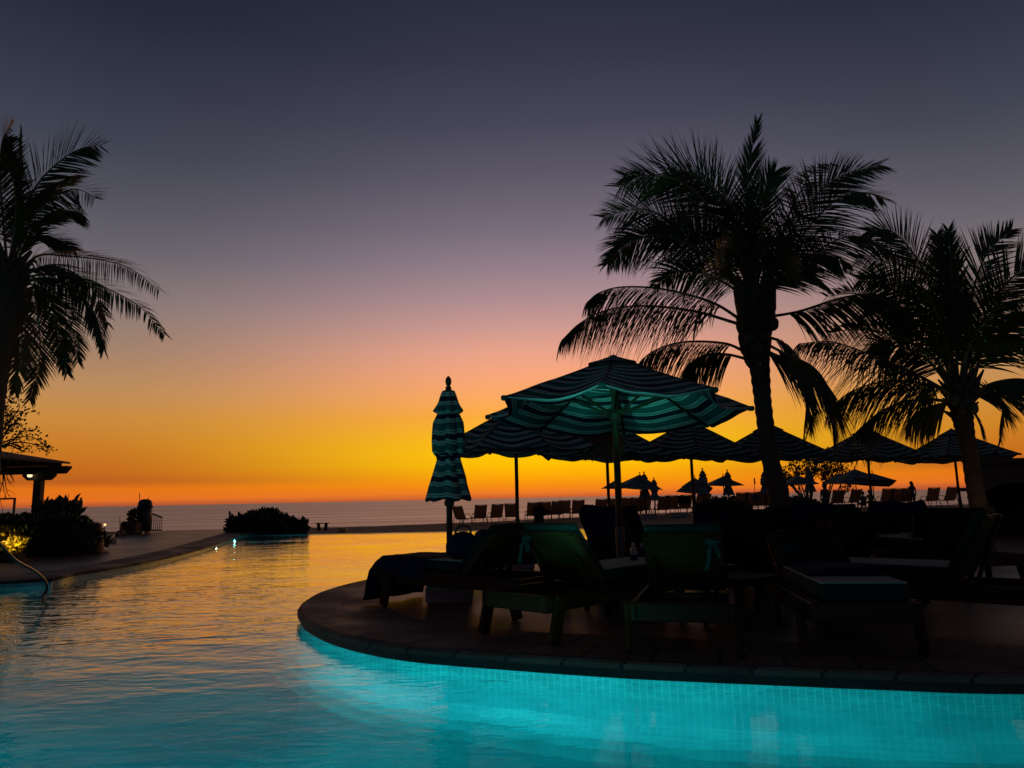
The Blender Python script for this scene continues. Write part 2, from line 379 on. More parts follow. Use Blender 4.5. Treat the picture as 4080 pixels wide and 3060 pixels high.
# basin wall under the coping, tiled
def tile_mat():
    m = N('pool_mosaic', .3); uv = m.n('ShaderNodeUVMap'); br = m.n('ShaderNodeTexBrick', offset=0.0); m.l(uv.outputs[0], br.inputs[0])
    br.inputs['Color1'].default_value = (.05, .36, .37, 1); br.inputs['Color2'].default_value = (.09, .50, .50, 1); br.inputs['Mortar'].default_value = (.22, .66, .62, 1)
    br.inputs['Scale'].default_value = 1; br.inputs['Brick Width'].default_value = .05; br.inputs['Row Height'].default_value = .05; br.inputs['Mortar Size'].default_value = .004
    tc_ = m.n('ShaderNodeTexCoord'); nz_ = m.n('ShaderNodeTexNoise', Scale=2.2, Detail=7., Roughness=.65); m.l(tc_.outputs['Object'], nz_.inputs[0])
    mr = m.n('ShaderNodeMapRange'); mr.inputs['From Min'].default_value = .3; mr.inputs['From Max'].default_value = .7; mr.inputs['To Min'].default_value = .62; mr.inputs['To Max'].default_value = 1.12; m.l(nz_.outputs[0], mr.inputs[0])
    mx = m.n('ShaderNodeMix', data_type='RGBA', blend_type='MULTIPLY'); mx.inputs[0].default_value = 1; m.l(br.outputs[0], mx.inputs[6]); m.l(mr.outputs[0], mx.inputs[7])
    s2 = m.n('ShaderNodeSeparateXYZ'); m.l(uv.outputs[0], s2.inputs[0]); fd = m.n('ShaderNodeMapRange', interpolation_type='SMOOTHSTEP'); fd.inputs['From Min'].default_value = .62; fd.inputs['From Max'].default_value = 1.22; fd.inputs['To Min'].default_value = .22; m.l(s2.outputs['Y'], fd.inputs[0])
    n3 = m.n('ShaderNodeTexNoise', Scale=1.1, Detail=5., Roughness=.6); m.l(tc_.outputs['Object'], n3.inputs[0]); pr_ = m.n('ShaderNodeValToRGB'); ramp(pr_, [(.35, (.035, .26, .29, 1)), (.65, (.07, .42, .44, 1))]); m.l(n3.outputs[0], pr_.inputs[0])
    m3 = m.n('ShaderNodeMix', data_type='RGBA'); m.l(fd.outputs[0], m3.inputs[0]); m.l(pr_.outputs[0], m3.inputs[6]); m.l(mx.outputs[2], m3.inputs[7])  # tiles fade to darker plaster below: water absorption painted into the colour
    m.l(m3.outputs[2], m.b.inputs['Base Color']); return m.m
M['tile'] = tile_mat()
M['plaster'] = mat('pool_plaster', (.055, .40, .43), (.025, .24, .29), .9, .7)
wl = MB(); strip(wl, lift(shore, -.006), lift(shore, -.95), 0, 1.312, .368)
cv = [(0, -.95), (.04, -1.08), (.11, -1.17), (.22, -1.225), (.38, -1.246)]
for (oa, za), (ob, zb_) in zip(cv[:-1], cv[1:]): strip(wl, lift(offset(shore, -SG * oa), za), lift(offset(shore, -SG * ob), zb_), 0, .35 * (za + 1.25), .35 * (zb_ + 1.25))
lip = MB(); strip(lip, lift(shore, .062), lift(shore, -.006), 0, 0, .07); struct('waterline_band', lip, 'band')
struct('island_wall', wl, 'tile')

# ------------------------------------------------------------------ left deck
lw = [Vector((-30, 9.5, .12)), Vector((-14, 10.2, .12)), P(0, 2312), P(211, 2298), P(301, 2280), P(430, 2260), P(616, 2226), P(820, 2176), P(969, 2126), P(1030, 2118)]
lw[-1].y = 30.1; lw[-1].x = lw[-2].x * .985
lws = bez(lw, 60)
SG2 = 1 if offset(lws, .5)[30].x < lws[30].x else -1
lin = offset(lws, SG2 * .8)
lc = MB(); ov = offset(lws, -SG2 * .03)
strip(lc, lift(lin, .120), lift(lws, .122), 0, 0, .8); strip(lc, lift(lws, .122), lift(ov, .108), 0, .8, .83); strip(lc, lift(ov, .108), lift(ov, .066), 0, .83, .87); strip(lc, lift(ov, .066), lift(lws, .058), 0, .87, .9)
struct('deck_edge', lc, 'coping')
M['wetdeck'] = mat('damp_pale_deck', (.20, .13, .09), (.13, .085, .06), .9, .42, .2, bscale=25)
ld = MB(); ldp = clean(lift(lin, .116)) + [Vector((lws[-1].x - .3, 33.5, .116)), Vector((-16.4, 33.5, .116)), Vector((-15.7, 26.5, .116)), Vector((-30, 25.5, .116))]
polygon(ld, ldp)
strip(ld, ldp[-4:], lift(ldp[-4:], -1.2))
struct('left_deck', ld, 'wetdeck')
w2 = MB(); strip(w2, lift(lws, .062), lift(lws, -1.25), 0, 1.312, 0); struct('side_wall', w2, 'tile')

# pool floor, far overflow wall, near wall
XE = (lws[-1].x, 8.05)
fl = MB(); fl.box((2, 12, -1.3), (46, 36.8, .1)); struct('pool_floor', fl, 'plaster')
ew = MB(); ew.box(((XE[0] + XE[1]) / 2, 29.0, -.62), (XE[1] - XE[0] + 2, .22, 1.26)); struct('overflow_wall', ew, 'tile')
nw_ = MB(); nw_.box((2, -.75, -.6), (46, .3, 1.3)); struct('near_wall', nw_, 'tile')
nd_ = MB(); nd_.box((2, -11, .06), (80, 20.3, .12)); struct('near_deck', nd_, 'paver')

# water
def water_mat():
    m = bpy.data.materials.new('pool_water'); m.use_nodes = True; t_ = m.node_tree; t_.nodes.clear()
    def n(typ, **kw):
        nd = t_.nodes.new(typ)
        for k, v in kw.items():
            if k in nd.inputs.keys(): nd.inputs[k].default_value = v
            else: setattr(nd, k, v)
        return nd
    l = t_.links.new
    tc_ = n('ShaderNodeTexCoord')
    def wave(sc_, rot, scl, det, w_=0):
        mp = n('ShaderNodeMapping'); mp.inputs['Scale'].default_value = sc_; mp.inputs['Rotation'].default_value = (0, 0, radians(rot)); l(tc_.outputs['Object'], mp.inputs[0])
        a = n('ShaderNodeTexNoise', Scale=scl, Detail=det, Roughness=.5, Distortion=.6); l(mp.outputs[0], a.inputs[0]); return a.outputs[0]
    A = wave((1, 2.2, 1), 12, 1.25, 2.)
    B = wave((1, 1.7, 1), -25, 5.5, 2.)
    Cc = wave((1, 1.5, 1), 40, 13., 1.)
    s1 = n('ShaderNodeMath', operation='MULTIPLY_ADD'); l(B, s1.inputs[0]); s1.inputs[1].default_value = .42; l(A, s1.inputs[2])
    s2 = n('ShaderNodeMath', operation='MULTIPLY_ADD'); l(Cc, s2.inputs[0]); s2.inputs[1].default_value = .05; l(s1.outputs[0], s2.inputs[2])
    # calmer under the lee of the island: weaker ripples to the right and patchy elsewhere
    sx_ = n('ShaderNodeSeparateXYZ'); l(tc_.outputs['Object'], sx_.inputs[0])
    mr = n('ShaderNodeMapRange', interpolation_type='SMOOTHSTEP'); mr.inputs['From Min'].default_value = -1.2; mr.inputs['From Max'].default_value = 1.3; mr.inputs['To Min'].default_value = 1.; mr.inputs['To Max'].default_value = .36
    l(sx_.outputs['X'], mr.inputs[0])
    my = n('ShaderNodeMapRange', interpolation_type='SMOOTHSTEP'); my.inputs['From Min'].default_value = 6; my.inputs['From Max'].default_value = 11; l(sx_.outputs['Y'], my.inputs[0])
    mxx = n('ShaderNodeMath', operation='MAXIMUM'); l(mr.outputs[0], mxx.inputs[0]); l(my.outputs[0], mxx.inputs[1])
    pt = n('ShaderNodeTexNoise', Scale=.35, Detail=2.); l(tc_.outputs['Object'], pt.inputs[0])
    pr = n('ShaderNodeMapRange'); pr.inputs['From Min'].default_value = .3; pr.inputs['From Max'].default_value = .7; pr.inputs['To Min'].default_value = .35; pr.inputs['To Max'].default_value = 1.6; l(pt.outputs[0], pr.inputs[0])
    am = n('ShaderNodeMath', operation='MULTIPLY'); l(mxx.outputs[0], am.inputs[0]); l(pr.outputs[0], am.inputs[1])
    nr = n('ShaderNodeMapRange', interpolation_type='SMOOTHSTEP'); nr.inputs['From Min'].default_value = 3.5; nr.inputs['From Max'].default_value = 9.5; nr.inputs['To Min'].default_value = .5; l(sx_.outputs['Y'], nr.inputs[0])
    am2 = n('ShaderNodeMath', operation='MULTIPLY'); l(am.outputs[0], am2.inputs[0]); l(nr.outputs[0], am2.inputs[1])
    hh = n('ShaderNodeMath', operation='MULTIPLY'); l(s2.outputs[0], hh.inputs[0]); l(am2.outputs[0], hh.inputs[1])
    b = n('ShaderNodeBump', Strength=1., Distance=WAVE); l(hh.outputs[0], b.inputs['Height'])
    fr_ = n('ShaderNodeFresnel', IOR=1.33); l(b.outputs[0], fr_.inputs['Normal'])
    gl = n('ShaderNodeBsdfGlossy', Roughness=.03); l(b.outputs[0], gl.inputs['Normal']); gl.inputs[0].default_value = (.98, .98, .98, 1)
    rf = n('ShaderNodeBsdfRefraction', IOR=1.33, Roughness=0.08); l(b.outputs[0], rf.inputs['Normal']); rf.inputs[0].default_value = (.75, .97, .98, 1)
    tp_ = n('ShaderNodeBsdfTransparent'); tp_.inputs[0].default_value = (.75, .97, .98, 1); m2_ = n('ShaderNodeMixShader'); m2_.inputs[0].default_value = .12; l(rf.outputs[0], m2_.inputs[1]); l(tp_.outputs[0], m2_.inputs[2])
    fc = n('ShaderNodeValToRGB'); ramp(fc, [(0, (0, 0, 0, 1)), (.1, (.012,) * 3 + (1,)), (.17, (.032,) * 3 + (1,)), (.26, (.13,) * 3 + (1,)), (.36, (.44,) * 3 + (1,)), (.48, (.74,) * 3 + (1,)), (.62, (.93,) * 3 + (1,)), (1, (1, 1, 1, 1))]); l(fr_.outputs[0], fc.inputs[0])
    mx = n('ShaderNodeMixShader'); l(fc.outputs[0], mx.inputs[0]); l(m2_.outputs[0], mx.inputs[1]); l(gl.outputs[0], mx.inputs[2])
    o = n('ShaderNodeOutputMaterial'); l(mx.outputs[0], o.inputs[0]); return m
WAVE = .0165
M['water'] = water_mat()
wt = MB()
# water sheet: the basin area cut out around the island and the left deck
wp = [Vector((-30, -.6, 0)), Vector((14, -.6, 0)), Vector((14, shore[-1].y, 0))] + lift(list(reversed(shore)), 0)[1:]
wp += [Vector((8.0, 28.98, 0)), Vector((lws[-1].x, 28.98, 0))]
lcut = [v for v in lift(list(reversed(lws)), 0) if v.y < 28.9]
wp = [v for v in wp if not (v.y > 28.99)] + lcut
polygon(wt, clean(wp)); struct('pool_water', wt, M['water'])
# clean up: a vertical skirt of the basin at the far right and left so no gap shows
sk_ = MB(); sk_.box((14.1, 0, -.56), (.2, 11, 1.36)); sk_.box((-30.1, 2, -.56), (.2, 16, 1.36)); struct('basin_end_wall', sk_, 'tile')

# ------------------------------------------------------------------ sand, sea
def sstep(a, b, x):
    x = max(0, min(1, (x - a) / (b - a))); return x * x * (3 - 2 * x)
def sandz(x, y):
    z = -.62 + .66 * sstep(-14, 20, x) + .1 * sstep(20, 40, x)
    z += .04 * noise.noise(Vector((x * .35, y * .35, 1))) + .015 * noise.noise(Vector((x * 1.7, y * 1.7, 4)))
    if y < 31.5: z -= .25 * (31.5 - y) / 2 * (1 if x < 8 else 0)
    z -= 2.6 * sstep(54, 88, y); return z
sd = MB(); nx, ny = 200, 90
xs = [-130 + 260 * (i / nx) for i in range(nx + 1)]; ys = [29.35 + 75 * (j / ny) ** 1.4 for j in range(ny + 1)]
vs = [Vector((x, y, sandz(x, y))) for y in ys for x in xs]
sd.add(vs, [(j * (nx + 1) + i, j * (nx + 1) + i + 1, (j + 1) * (nx + 1) + i + 1, (j + 1) * (nx + 1) + i) for j in range(ny) for i in range(nx)])
struct('beach_sand', sd, 'sand', smooth=True)
gd = MB(); gd.add([Vector(v) for v in ((-3000, -3000, -1.7), (3000, -3000, -1.7), (3000, 29.4, -1.7), (-3000, 29.4, -1.7))], [(0, 1, 2, 3)])
struct('ground', gd, 'sand')
gl_ = MB(); gl_.box((-45, 17, -.05), (30.2, 17, .3)); gl_.box((-22, 29.5, -.55), (14, 8.4, .5)); struct('terrace_ground', gl_, 'sand')

def sea_mat():
    m = N('sea_water', .36); m.b.inputs['Metallic'].default_value = .9; tc_ = m.n('ShaderNodeTexCoord')
    mp = m.n('ShaderNodeMapping'); mp.inputs['Scale'].default_value = (.004, .03, 1); m.l(tc_.outputs['Object'], mp.inputs[0])
    a = m.n('ShaderNodeTexNoise', Scale=2.2, Detail=6., Roughness=.6); m.l(mp.outputs[0], a.inputs[0])
    mp2 = m.n('ShaderNodeMapping'); mp2.inputs['Scale'].default_value = (.25, .8, 1); m.l(tc_.outputs['Object'], mp2.inputs[0])
    b2 = m.n('ShaderNodeTexNoise', Scale=1.4, Detail=4.); m.l(mp2.outputs[0], b2.inputs[0])
    s = m.n('ShaderNodeMath', operation='MULTIPLY_ADD'); m.l(a.outputs[0], s.inputs[0]); s.inputs[1].default_value = 6.; m.l(b2.outputs[0], s.inputs[2])
    b = m.n('ShaderNodeBump', Strength=1., Distance=.12); m.l(s.outputs[0], b.inputs['Height']); m.l(b.outputs[0], m.b.inputs['Normal'])
    r = m.n('ShaderNodeValToRGB'); ramp(r, [(.40, (.34, .30, .42, 1)), (.5, (.80, .72, .74, 1)), (.60, (1, .95, .90, 1))]); m.l(a.outputs[0], r.inputs[0]); m.l(r.outputs[0], m.b.inputs['Base Color'])
    return m.m
M['sea'] = sea_mat()
se = MB(); ys2 = [60 * (1.13 ** j) for j in range(56)]; xsn = 24
vs = []; fs = []
for j, y in enumerate(ys2):
    for i in range(xsn + 1): vs.append(Vector(((i / xsn - .5) * max(600, 4 * y), y, -2.55)))
for j in range(len(ys2) - 1):
    for i in range(xsn): fs.append((j * (xsn + 1) + i, j * (xsn + 1) + i + 1, (j + 1) * (xsn + 1) + i + 1, (j + 1) * (xsn + 1) + i))
se.add(vs, fs); struct('sea', se, 'sea')
# low breaking swells rolling in
def swell(y, x0, x1, h, seed, wid):
    mb = MB(); n_ = 90; prof = [(-1.4, 0), (-.7, .35), (-.25, .85), (0, 1), (.22, .8), (.3, .3), (.42, 0)]
    vs = []; fs = []; m_ = len(prof)
    for i in range(n_ + 1):
        x = x0 + (x1 - x0) * i / n_; k = sin(pi * i / n_) ** .5 * (.75 + .5 * noise.noise(Vector((x * .06, seed, 0))))
        yo = 3.5 * noise.noise(Vector((x * .018, seed * 2.3, 5)))
        for (dy, dz) in prof: vs.append(Vector((x, y + yo - dy * wid, -2.56 + dz * h * max(.02, k))))
    for i in range(n_):
        for k in range(m_ - 1): fs.append((i * m_ + k, (i + 1) * m_ + k, (i + 1) * m_ + k + 1, i * m_ + k + 1))
    mb.add(vs, fs); return mb
M['foam'] = mat('surf_foam', (.5, .45, .45), (.2, .17, .2), .5, .8, .4, stretch=(.3, 3, 3))
M['swell'] = mat('swell_face', (.30, .24, .27), (.20, .16, .2), .5, .5, .5, stretch=(.2, 2, 2))
for i, (y, x0, x1, h, wd) in enumerate([(96, -90, 60, .13, 1.2), (108, -130, 30, .12, 2.0)]):
    struct('sea_swell', swell(y, x0, x1, h, i * 7 + 1, wd), 'swell' if i else 'foam', smooth=True)

# ------------------------------------------------------------------ pool lamps
def pool_lamp(pos, aim, power, col=(.1, .95, 1), label='', glow=None):
    t_ = thing('pool_lamp', label, 'pool lamp', pos, 0, 'underwater lamps set in the pool walls')
    q = Vector(aim).normalized(); R3 = q.to_track_quat('Z', 'Y').to_matrix().to_4x4()
    ring = MB().lathe([(.10, 0), (.12, .0), (.12, .03), (.09, .035), (.09, .01)], n=20); o = ring.build('rim', 'white', t_); o.matrix_local = R3
    g = MB().lathe([(.0001, .02), (.05, .018), (.088, .012)], n=20); o = g.build('lens', lamp_mat('pool_lens', col + (1,), glow or 14 * power / 60), t_); o.matrix_local = R3
    ld_ = bpy.data.lights.new('pool_light', 'AREA'); ld_.shape = 'DISK'; ld_.size = .2; ld_.energy = power; ld_.color = col; ld_.spread = radians(170)
    lo = bpy.data.objects.new('pool_light', ld_); C.objects.link(lo); lo.parent = t_; lo.matrix_local = R3 @ Matrix.Translation((0, 0, .05)) @ Matrix.Rotation(pi, 4, 'X')
    return t_
def wall_lamp(i, z, power, label, sh=None, sg=None, col=(.1, .95, 1), glow=None):
    sh = sh or shore; sg = sg or SG
    o_ = offset(sh, -sg * .03)[i]; q = (o_ - sh[i]); q.z = -.0
    return pool_lamp((o_.x, o_.y, z), (q.x, q.y, -.0), power, col, label, glow)
def near_idx(sh, x, y): return min(range(len(sh)), key=lambda i: (sh[i].x - x) ** 2 + (sh[i].y - y) ** 2)
# ------------------------------------------------------------------ palms
def frond_mesh(pts, fan=.6, hang=.5, leaf=.55, seed=0, n=58, wid=.026, start=.14, spread=50, sparse=0, face=None):
    rnd = random.Random(seed); mb = MB(); rc = MB()
    n = int(n * (1.3 if fan <= .45 else 1)); cur = bez(pts, n + 1); Ltot = sum((cur[i + 1] - cur[i]).length for i in range(n))
    V = Vector(face) if face else Vector((0, 1, 0))
    for i in range(n + 1):
        u = i / n
        if u < start: continue
        p = cur[i]; t_ = (cur[min(i + 1, n)] - cur[max(i - 1, 0)]).normalized()
        n1 = t_.cross(V)
        if n1.length < .2: n1 = t_.cross(Vector((1, 0, 0)))
        n1.normalize(); out = (V - t_ * V.dot(t_)).normalized()
        W = (n1 * fan + out * (1 - fan)).normalized()
        prof = (.45 + .55 * sin(pi * min(1, (u - start) / (1 - start) * 1.05 + .12) ** .8)) * (1 if u < .9 else .75)
        for sd_ in (-1, 1):
            if rnd.random() < sparse or (noise.noise(Vector((u * 9, seed * 1.7, sd_ * 3))) > .40 and rnd.random() < .6): continue
            a = radians(spread * (1 - .45 * u) + rnd.uniform(-5, 5) - (9 if fan > .65 else 0))
            d = (W * sd_ * sin(a + .25) * (1 if fan > .45 else .6) + t_ * cos(a + .25)).normalized()
            d = (d + out * rnd.uniform(-.07, .07) + Vector((0, 0, -1)) * hang * (.35 + .35 * (fan < .45) + rnd.uniform(-.08, .12))).normalized()
            Lf = leaf * (1.85 if fan > .45 else 2.5) * prof * rnd.uniform(.75, 1.12); g = hang * rnd.uniform(.7, 1.2)
            p0 = p + (cur[min(i + 1, n)] - p) * rnd.uniform(0, .6)
            bl = d.cross(t_);
            if bl.length < .05: bl = n1.copy()
            bl.normalize(); side = d.cross(bl).normalized()
            side = (side * .75 + bl * .45 * sd_).normalized()
            vs = []; q = p0.copy(); dd = d.copy(); S = 5
            for k in range(S + 1):
                v = k / S; ww = wid * (.45, 1, .95, .75, .45, .03)[k] * rnd.uniform(.9, 1.05) * .5
                vs += [q + side * ww, q - side * ww]
                q = q + dd * (Lf / S); dd = (dd + Vector((0, 0, -1)) * g * .20).normalized()
            mb.add(vs, [(2 * k, 2 * k + 1, 2 * k + 3, 2 * k + 2) for k in range(S)])
    rr = [.034 * (1 - .86 * (i / n) ** .8) for i in range(n + 1)]
    rc.tube(cur, rr, 6); return mb, rc
def add_frond(t_, pts, **kw):
    m_ = kw.pop('mat', 'frond'); mr = kw.pop('stalk', 'rachis')
    a, b = frond_mesh(pts, **kw)
    f_ = a.build('frond', m_, t_); r_ = b.build('leaf_stalk', mr, f_, smooth=True); return f_
def pxp(lst, d, dz0=0, dz1=0):
    n_ = len(lst); return [D(x, y, d + dz0 + (dz1 - dz0) * (i / (n_ - 1)) ** 1.3) for i, (x, y) in enumerate(lst)]
def trunk(t_, pts, rs, seed=0, m='trunk'):
    cur = bez(pts, 46); n_ = len(cur); k = len(rs) - 1; rad = []
    for i in range(n_):
        u = i / (n_ - 1) * k; j = min(int(u), k - 1); r = rs[j] + (rs[j + 1] - rs[j]) * (u - j)
        rad.append(r * (1 + .045 * (1 if i % 2 else -1) + .04 * noise.noise(Vector((i * .7, seed, 0)))))
    mb = MB(); mb.tube(cur, rad, 18); o = mb.build('trunk', m, t_, smooth=True); return o

# ---- the tall coconut palm behind the umbrella
c3 = lambda l: [(2200 + x * .6329, 450 + y * .6329) for x, y in l]
c4 = lambda l: [(2980 + x * .6027, 850 + y * .6027) for x, y in l]
dP = 14.0
p1 = thing('coconut_palm', 'tall coconut palm rising directly behind the big open striped umbrella', 'palm tree', (0, 0, 0))
base1 = D(3120, 2075, dP); gb = G(3124, dP, .10)
trunk(p1, [gb, D(3105, 1990, dP), D(3070, 1830, dP), D(3045, 1650, dP), D(3030, 1500, dP), D(3018, 1340, dP), D(3012, 1230, dP)], [.31, .21, .168, .158, .16, .19, .23, .18], 3)
hb = MB()
for k in range(90):
    a = k * 2.4; h = k / 90; r = (.14 + .21 * h ** .7) * (.8 + .4 * random.random()); z0 = D(3012, 1440, dP); z1 = D(3010, 1190, dP)
    q = z0.lerp(z1, h) + Vector((cos(a), sin(a), 0)) * r * .75; tip = q + Vector((cos(a) * .10, sin(a) * .10, .20 + .25 * h))
    hb.tube([q - Vector((cos(a) * .1, sin(a) * .1, .10)), q, tip], [.14, .12, .05], 6)
hb.build('leaf_base', 'trunk', p1, smooth=True)
for k, (x, y) in enumerate([(2955, 1300), (2990, 1350), (3045, 1340), (3080, 1290), (3015, 1385)]):
    MB().blob(D(x, y, dP - .32 + .06 * (k % 2)), (.11, .11, .14), k, .1).build('coconut', 'fruit', p1, smooth=True)
F1 = [
 ([(1200,1310),(1000,1190),(700,1110),(450,1095),(300,1130),(220,1190)], dict(fan=.25, hang=1.0, leaf=.60, z=-.8)),
 ([(1180,1330),(900,1250),(600,1215),(350,1240),(180,1320),(60,1430)], dict(fan=.25, hang=1.1, leaf=.58, z=-1.3)),
 ([(1210,1500),(1080,1450),(850,1440),(680,1480),(560,1560),(500,1680)], dict(fan=.25, hang=1.0, leaf=.5, z=.8)),
 ([(1210,1545),(1100,1520),(980,1520),(880,1570),(830,1650),(820,1730)], dict(fan=.3, hang=.9, leaf=.42, z=1.3)),
 ([(1230,1180),(1050,980),(850,820),(640,770),(480,830),(350,950)], dict(fan=.8, hang=.35, leaf=.55, z=-1)),
 ([(1230,1120),(980,850),(780,700),(600,610),(450,620),(325,660)], dict(fan=.85, hang=.25, leaf=.52, z=-.5)),
 ([(1240,1150),(950,900),(700,780),(520,800),(420,860),(350,950)], dict(fan=.5, hang=.7, leaf=.5, z=.8)),
 ([(1250,1120),(1050,700),(880,480),(700,400),(560,420),(430,465)], dict(fan=.9, hang=.22, leaf=.62, z=-.6)),
 ([(1260,1120),(1120,640),(980,440),(830,370),(640,390),(460,400)], dict(fan=.95, hang=.08, leaf=.60, z=.3)),
 ([(1260,1120),(1180,800),(1100,560),(960,450),(800,420),(690,440)], dict(fan=.8, hang=.2, leaf=.5, z=1)),
 ([(1265,1120),(1240,800),(1225,500),(1250,280),(1290,60)], dict(fan=.66, hang=.05, leaf=.42, spread=24, z=.2)),
 ([(1270,1120),(1280,800),(1320,560),(1360,440),(1400,375)], dict(fan=.7, hang=.08, leaf=.45, spread=34, z=-.4)),
 ([(1290,1150),(1380,950),(1530,700),(1680,500),(1840,390),(2060,330)], dict(fan=.75, hang=.3, leaf=.60, z=-.3)),
 ([(1290,1160),(1400,900),(1500,620),(1590,450),(1660,350),(1760,320)], dict(fan=.6, hang=.4, leaf=.34, sparse=.45, z=.8, mat='frond_dry')),
 ([(1300,1170),(1480,900),(1640,690),(1800,540),(1950,500),(2070,535)], dict(fan=.7, hang=.45, leaf=.58, z=-1)),
 ([(1300,1180),(1480,1020),(1650,880),(1850,780),(2000,800),(2120,870)], dict(fan=.55, hang=.55, leaf=.55, z=.4)),
 ([(1310,1200),(1450,1000),(1600,900),(1760,900),(1880,960)], dict(fan=.75, hang=.3, leaf=.52, z=-.9)),
 ([(1320,1290),(1550,1250),(1800,1170),(2000,1140),(2150,1180),(2250,1270)], dict(fan=.3, hang=1., leaf=.56, z=-.6)),
 ([(1240,1170),(1050,1050),(900,1000),(760,1010),(640,1090)], dict(fan=.5, hang=.55, leaf=.45, z=1.2)),
 ([(1250,1150),(1080,900),(900,760),(760,720),(620,760)], dict(fan=.55, hang=.4, leaf=.5, z=1.4)),
 ([(1260,1150),(1150,850),(1050,700),(930,640),(800,640)], dict(fan=.6, hang=.35, leaf=.5, z=-1.5)),
 ([(1280,1150),(1330,900),(1420,740),(1520,660),(1620,660)], dict(fan=.6, hang=.35, leaf=.5, z=-1.5)),
 ([(1260,1150),(1210,900),(1180,720),(1140,600),(1080,540)], dict(fan=.75, hang=.2, leaf=.5, z=-1.0)),
 ([(1290,1170),(1400,1060),(1520,1000),(1640,1020),(1740,1100)], dict(fan=.5, hang=.5, leaf=.46, z=1.3)),
]
for i, (l, k) in enumerate(F1):
    z = k.pop('z'); add_frond(p1, pxp(c3(l), dP, 0, z), seed=i + 11, n=112, **k)
F1 = F1[:0]
for i, (l, z) in enumerate([([(1270,1150),(1190,950),(1120,860),(1040,850)], -2.6), ([(1280,1150),(1300,930),(1310,800),(1330,740)], -2.4), ([(1290,1160),(1400,960),(1470,900),(1550,910)], -2.6), ([(1275,1150),(1230,900),(1200,800),(1140,760)], 2.4), ([(1290,1150),(1370,900),(1430,800),(1500,780)], 2.4), ([(1260,1160),(1120,1020),(1040,980),(950,1010)], -2.4)]):
    add_frond(p1, pxp(c3(l), dP, 0, z), seed=i + 41, n=70, fan=.6, hang=.35, leaf=.42)
F1b = [
 ([(60,830),(250,930),(420,1010),(520,1130),(560,1280),(570,1470)], dict(fan=.4, hang=.9, leaf=.62, z=-1.0)),
 ([(40,860),(150,920),(270,980),(350,1090),(390,1220),(380,1420)], dict(fan=.45, hang=.9, leaf=.58, z=.6)),
 ([(60,800),(220,850),(330,960),(420,1120),(440,1280),(400,1440)], dict(fan=.5, hang=.8, leaf=.5, z=1.3)),
]
for i, (l, k) in enumerate(F1b):
    z = k.pop('z'); add_frond(p1, pxp(c4(l), dP, 0, z), seed=i + 61, n=104, **k)

# ---- second palm at the right
dQ = 12.6
p2 = thing('coconut_palm', 'shorter coconut palm at the right whose trunk stands before the stucco hut', 'palm tree', (0, 0, 0))
trunk(p2, [G(3918, dQ, .10), D(3906, 2060, dQ), D(3886, 1950, dQ), D(3862, 1800, dQ), D(3838, 1680, dQ), D(3830, 1600, dQ), D(3830, 1540, dQ)], [.20, .15, .135, .13, .135, .17, .20, .12], 8)
hb = MB()
for k in range(34):
    a = k * 2.4; h = k / 34; r = (.12 + .15 * h ** .7) * (.8 + .4 * random.random()); z0 = D(3830, 1660, dQ); z1 = D(3828, 1500, dQ)
    q = z0.lerp(z1, h) + Vector((cos(a), sin(a), 0)) * r * .75; tip = q + Vector((cos(a) * .15, sin(a) * .15, .10 + .2 * h))
    hb.tube([q - Vector((cos(a) * .07, sin(a) * .07, .08)), q, tip], [.075, .06, .015], 6)
hb.build('leaf_base', 'trunk', p2, smooth=True)
for k, (x, y) in enumerate([(3800, 1590), (3855, 1600), (3875, 1625), (3830, 1625)]):
    MB().blob(D(x, y, dQ - .25 + .06 * (k % 2)), (.09, .09, .12), k + 20, .1).build('coconut', 'fruit', p2, smooth=True)
